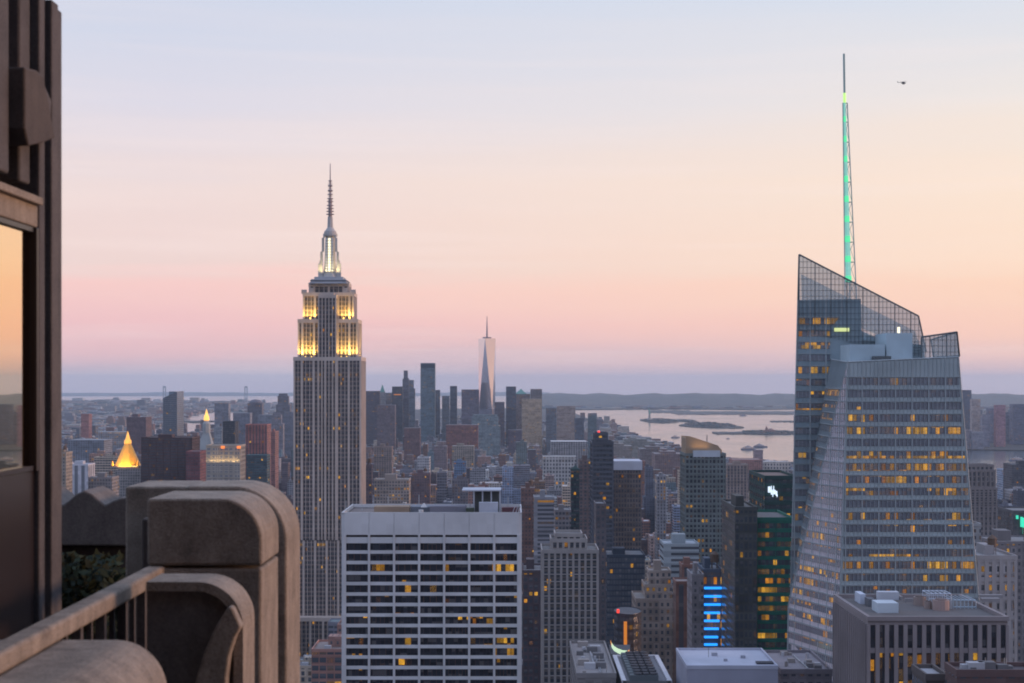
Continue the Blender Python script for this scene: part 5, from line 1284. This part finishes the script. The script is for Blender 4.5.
# Brooklyn and New Jersey, sparser
for _ in range(5200):
    px = rnd.uniform(-150, 350); a = ground_y(px, interp(bk_near, px)); b = ground_y(px, interp(bk_far, px)); y = a*(b/a)**rnd.random()**.8
    w_ = rnd.uniform(20, 90)*(y/9000)**.5; x = PX(px, y); cand.append([x, x+w_, y, y+w_*.7, rnd.uniform(8, 26)+(50*rnd.random() if rnd.random() < .04 else 0), rnd.random(), 1])
for _ in range(1600):
    px = rnd.uniform(805, 1200); a = ground_y(px, interp(nj, px)); y = a*(15000/a)**rnd.random()
    w_ = rnd.uniform(20, 80)*(y/9000)**.5; x = PX(px, y); cand.append([x, x+w_, y, y+w_*.7, rnd.uniform(8, 26)+(60*rnd.random() if rnd.random() < .06 else 0), rnd.random(), 1])
for _ in range(900):
    px = rnd.uniform(540, 1100); y = rnd.uniform(15900, 19500); w_ = rnd.uniform(30, 120); x = PX(px, y)
    cand.append([x, x+w_, y, y+w_*.5, rnd.uniform(8, 22), rnd.random(), 1])
RES.append((88, 106, 780, 4200)); RB = np.array(RES)
good = []
for c in cand:
    x0, x1, y0, y1, h, s = c[:6]
    pxl, pxr = 512+x0*F/y0, 512+x1*F/y0
    mid = (pxl+pxr)/2
    if len(c) == 6 and y1 > ysh(min(mid, 1190))-60: continue
    c = c[:6]
    if np.any((RB[:,0] < x1) & (RB[:,1] > x0) & (RB[:,2] < y1) & (RB[:,3] > y0)): continue
    g = gz((x0+x1)/2, y0)
    if y0 > 15000: g += 5
    if y0 > 12000 and mid < 350:
        a = ground_y(mid, interp(bk_near, mid)); b = ground_y(mid, interp(bk_far, mid)); t = (y0-a)/(b-a)
        if t > .35: g += 28*math.sin(math.pi*(t-.35)/.65)*(1+.5*vnoise(mid*.05, t))-3
    zmax = PZ(interp(limtab, mid), y0) if y0 < 5600 else 1e9
    for (a, b, yb_, d_) in VIS:
        if d_ > y0 and a < pxr and b > pxl: zmax = min(zmax, PZ(yb_, y0))
    # keep the far towers' feet clear
    top = min(g+h, zmax-(s*7 if g+h > zmax else 0))
    if top < g+6: continue
    good.append((x0, x1, y0, y1, g, top, s))
# what each one shows in the picture, front to back
good.sort(key=lambda c: c[2])
mask = np.zeros((683, 1024), bool)
heroes = sorted([(v[3], v) for v in VIS], key=lambda t: t[0]); hi = 0
tops = {}
shown = []
for c in good:
    x0, x1, y0, y1, g, top, s = c
    a = max(0, int(512+min(x0*F/y0, x0*F/y1))); b = min(1024, int(512+max(x1*F/y0, x1*F/y1))+1)
    r0 = max(0, int(HY+(EYE-top)*F/y1)); r1 = min(683, int(HY+(EYE-g)*F/y0)+1)
    n = 0
    if a < b and r0 < r1:
        sub = mask[r0:r1, a:b]; n = int((~sub).sum()); sub[:] = True
    shown.append(n)
def hidden_by_hero(c):
    x0, x1, y0, y1, g, top, s = c; a, b = 512+x0*F/y0, 512+x1*F/y0; r = HY+(EYE-top)*F/y0
    for (p, q, yb_, d_) in VIS:
        if d_ < y0 and p < a and b < q and d_ < 1200: return True
    return a < 300 and r > 486
scores = [(0 if hidden_by_hero(c) else n) for c, n in zip(good, shown)]
order = sorted(range(len(good)), key=lambda i: -scores[i])
single = [i for i in order[:290] if scores[i] > 12]
single_set = set(single)

stuff = {'near': MB(), 'far': MB()}
LABELS = []
tank_mesh = None
def make_tank():
    m = MB((.12,.085,.07)); s = 2.0
    for dx in (-1, 1):
        for dy in (-1, 1): m.bar((dx*s*.6, dy*s*.6, 0), (dx*s*.6, dy*s*.6, 3), .18)
    m.frustum(0, 0, s, s, 3, 6.8, 10); m.frustum(0, 0, s*1.08, .05, 6.8, 8.4, 10)
    return m
proto_tank = None
for i, c in enumerate(good):
    x0, x1, y0, y1, g, top, s = c
    r_ = random.Random(int(s*1e9))
    cc, cname = r_.choices(PAL, WGT)[0]
    f_ = r_.uniform(.9, 1.6); cc = tuple(min(.6, q*f_) for q in cc)
    rc, rn = r_.choice([((.16,.16,.18), 'dark'), ((.36,.36,.39), 'grey'), ((.55,.55,.58), 'pale'), ((.24,.20,.19), 'brown'), ((.20,.24,.25), 'slate')])
    gl = .12; lit = r_.choice([.0, .01, .02, .02, .04, .10]); 
    if y0 < 1500: lit = max(lit, .03)
    par = (r_.uniform(2.4, 4.2), r_.uniform(3.1, 3.9), r_.choice([.45, .55, .65, .85]), r_.uniform(.45, .68), lit)
    far = y0 > 5600
    W, Dp_, H = x1-x0, y1-y0, top-g
    step = H > 32 and W > 15 and r_.random() < .45
    hb = top if not step else g+H*r_.uniform(.6, .85)
    kit = 0 if far else r_.choice([0, 1, 1, 2, 2])
    # extra rooftop clutter
    def body(mw, rf, rf2=None):
        mw.cur(cc, par, s, gl); mw.box(x0, x1, y0, y1, g-1, hb, top=False); rf.cur(rc); rf.box(x0, x1, y0, y1, hb-.2, hb-.05, walls=False)
        if not far and y0 < 3800:
            rf.cur(tuple(q*1.15 for q in cc)); parapet(rf, x0, x1, y0, y1, hb, .9, .45, .12)
        if step:
            a, b, e, q = x0+W*.18, x1-W*.18, y0+Dp_*.2, y1-Dp_*.15; mw.cur(cc, par, s*.7, gl); mw.box(a, b, e, q, hb-.05, top, top=False); rf = rf2 or rf; rf.cur(rc); rf.box(a, b, e, q, top-.2, top-.05, walls=False)
            if y0 < 2600: rf.cur(cc); parapet(rf, a, b, e, q, top, .8, .4, .1)
    zt_ = top; X0, X1, Y0_, Y1_ = (x0, x1, y0, y1) if not step else (x0+W*.18, x1-W*.18, y0+Dp_*.2, y1-Dp_*.15)
    def clutter(m, bits=None):
        if far: return
        m.cur(tuple(q*.85+.03 for q in cc), (3, 3.5, .3, .4, 0), s)
        if kit >= 1:
            a, b = X0+(X1-X0)*r_.uniform(.1, .4), Y0_+(Y1_-Y0_)*r_.uniform(.25, .5); m.box(a, min(X1, a+max(4, (X1-X0)*.3)), b, min(Y1_, b+max(4, (Y1_-Y0_)*.3)), zt_-.05, zt_+r_.uniform(3, 5.5))
        if y0 < 2600:
            for _ in range(r_.choice([1, 2, 3, 5])):
                a, b = r_.uniform(X0+1, max(X0+1.1, X1-4)), r_.uniform(Y0_+1, max(Y0_+1.1, Y1_-4)); 
                if bits is not None: m = MB(); bits.append((m, (a, b, zt_)))
                m.cur(r_.choice([(.42,.43,.46), (.14,.14,.15), (.26,.25,.25)])); m.box(a, a+r_.uniform(1.5, 3.5), b, b+r_.uniform(1.5, 3), zt_-.05, zt_+r_.uniform(1, 2.4))
    ctr = ((x0+x1)/2, (y0+y1)/2, g)
    if i in single_set:
        H_ = H; sz = 'low' if H_ < 26 else ('mid-rise' if H_ < 60 else 'tall')
        nm = 'city_building' if sz != 'tall' else 'city_tower'
        rt = root(nm, ctr, '', 'building', 'ordinary blocks filling the city')
        mw, rf, rf2 = MB(), MB(), MB(); body(mw, rf, rf2); mw.build('wall', FAC, rt); rf.build('roof', FAC, rt)
        if rf2.f: rf2.build('roof', FAC, rt)
        m = MB(); bits = []; clutter(m, bits)
        for q, at_ in bits: q.build('roof_unit', FAC, rt, at_)
        if m.f: m.build('bulkhead', FAC, rt)
        feat = rn+' roof'
        if kit == 2 and y0 < 3400:
            if proto_tank is None: proto_tank = make_tank().build('water_tank', FAC, rt, (0, 0, 0)); tk = proto_tank
            else: tk = bpy.data.objects.new('water_tank', proto_tank.data); col.objects.link(tk); tk.parent = rt
            tk.location = Vector((X0+(X1-X0)*.72, Y0_+(Y1_-Y0_)*.4, zt_-.05))-Vector(ctr); feat = rn+' roof and water tank'
        if lit >= .10: feat = rn+' roof, many lit windows'
        px_, py_ = 512+ctr[0]*F/y0, HY+(EYE-(top*.6+g*.4))*F/y0
        LABELS.append([rt, px_, HY+(EYE-top)*F/y0, y0, cname, sz+(' stepped' if step else ''), feat])
    else:
        q = stuff['far'] if far else stuff['near']
        body(q, q); clutter(q)
if stuff['near'].f: tag(stuff['near'].build('distant_city_blocks', FAC), 'mass of small mixed roofs and walls filling the gaps of the city', 'buildings', kind='stuff')
if stuff['far'].f: tag(stuff['far'].build('far_shore_buildings', FAC), 'hazy carpet of tiny buildings on the far shores', 'buildings', kind='stuff')

# words that single each block out: look, then the nearest landmark, then its order there
ORD = ['first','second','third','fourth','fifth','sixth','seventh','eighth','ninth','tenth','eleventh','twelfth']
def near_lm(px, py, y):
    best = min(LM, key=lambda L: (L[0]-px)**2+((L[1]-py)*1.3)**2)
    dx, dy = px-best[0], py-best[1]
    if abs(dx) > abs(dy)*.8: rel = 'right of' if dx > 0 else 'left of'
    else: rel = 'above' if dy < 0 else 'below'
    return rel, best[2]
grp = {}
for L in LABELS:
    rel, lm = near_lm(L[1], L[2], L[3]); base_ = f"{L[4]} {L[5]} block, {L[6]}, {rel} {lm}"
    grp.setdefault(base_, []).append(L)
for base_, Ls in grp.items():
    Ls.sort(key=lambda L: L[1])
    for k, L in enumerate(Ls):
        t_ = base_
        if len(Ls) > 1: t_ = base_ + (f", {ORD[k]} of {len(Ls)} from left" if k < len(Ls)-1 or k == 0 else ', rightmost such')
        ws = t_.replace(',', ' ,').split(); 
        while len(t_.split()) > 16 and ' stepped' in t_: t_ = t_.replace(' stepped', '', 1)
        L[0]['label'] = t_ if len(t_.split()) <= 16 else t_.replace(' roof', '', 1).replace(' block,', ',').replace(' and water tank', ', tank').replace(', many lit windows', ', lit').replace(' the ', ' ').replace(' city ', ' ').replace('floodlit stepped', 'floodlit').replace(' roof machinery', ' machinery')

# ------------------------------------------------------------------ small street and roof lights
def dot(name, label, cat, px, py, y, r, mat, group):
    m = MB(); x, _, z = P(px, py, y)
    m.frustum(x, y, r*.5, r, z-r, z, 6); m.frustum(x, y, r, r*.4, z, z+r*.8, 6)
    o = m.build(name, mat, None, (x, y, z-r)); tag(o, label, cat, group); return o

LH = plain('street_glow', (.8,.4,.1), .5, 0, (1,.48,.12), 1.6); LG = plain('signal_green', (.1,.6,.3), .5, 0, (.2,1,.5), 1.4)
proto = None
for k in range(26):
    y = 1330+k*34; sd = -1 if k % 2 else 1; x = 97+sd*6.5; g = gz(x, y)
    if proto is None:
        proto = root('street_lamp', (x, y, g), 'x', 'street lamp', 'street lamps down the avenue canyon')
        m = MB((.1,.1,.1)); m.bar((x, y, g), (x, y, g+9), .12, 6); m.bar((x, y, g+9), (x-sd*2, y, g+9.3), .08, 6); m.build('pole', FAC, proto)
        m = MB(); m.frustum(x-sd*2, y, .35, .75, g+8.7, g+9.3, 8); m.frustum(x-sd*2, y, .75, .3, g+9.3, g+9.7, 8); m.build('lamp_head', LH, proto); o = proto
    else:
        o = copy_tree(proto); o.location = (x, y, g); o.rotation_euler.z = math.pi if sd < 0 else 0
    o['label'] = 'amber street lamp in the narrow avenue canyon right of the tan gridded slab'

# ------------------------------------------------------------------ haze over everything below the sky
m = MB(); 
m.box(-64000, 64000, -64000, 64000, -560, 500, bot=True)
HZ, t = new_mat('haze')
pv = t.n('ShaderNodeVolumePrincipled', {'Color': (.69,.84,1.0,1), 'Density': 2.2e-5, 'Anisotropy': 0.3})
t.n('ShaderNodeOutputMaterial', {1: pv.outputs[0]})
HZ.cycles.homogeneous_volume = True
hz = m.build('haze', HZ); tag(hz, kind='stuff', label='thin blue evening haze over the city and harbour')
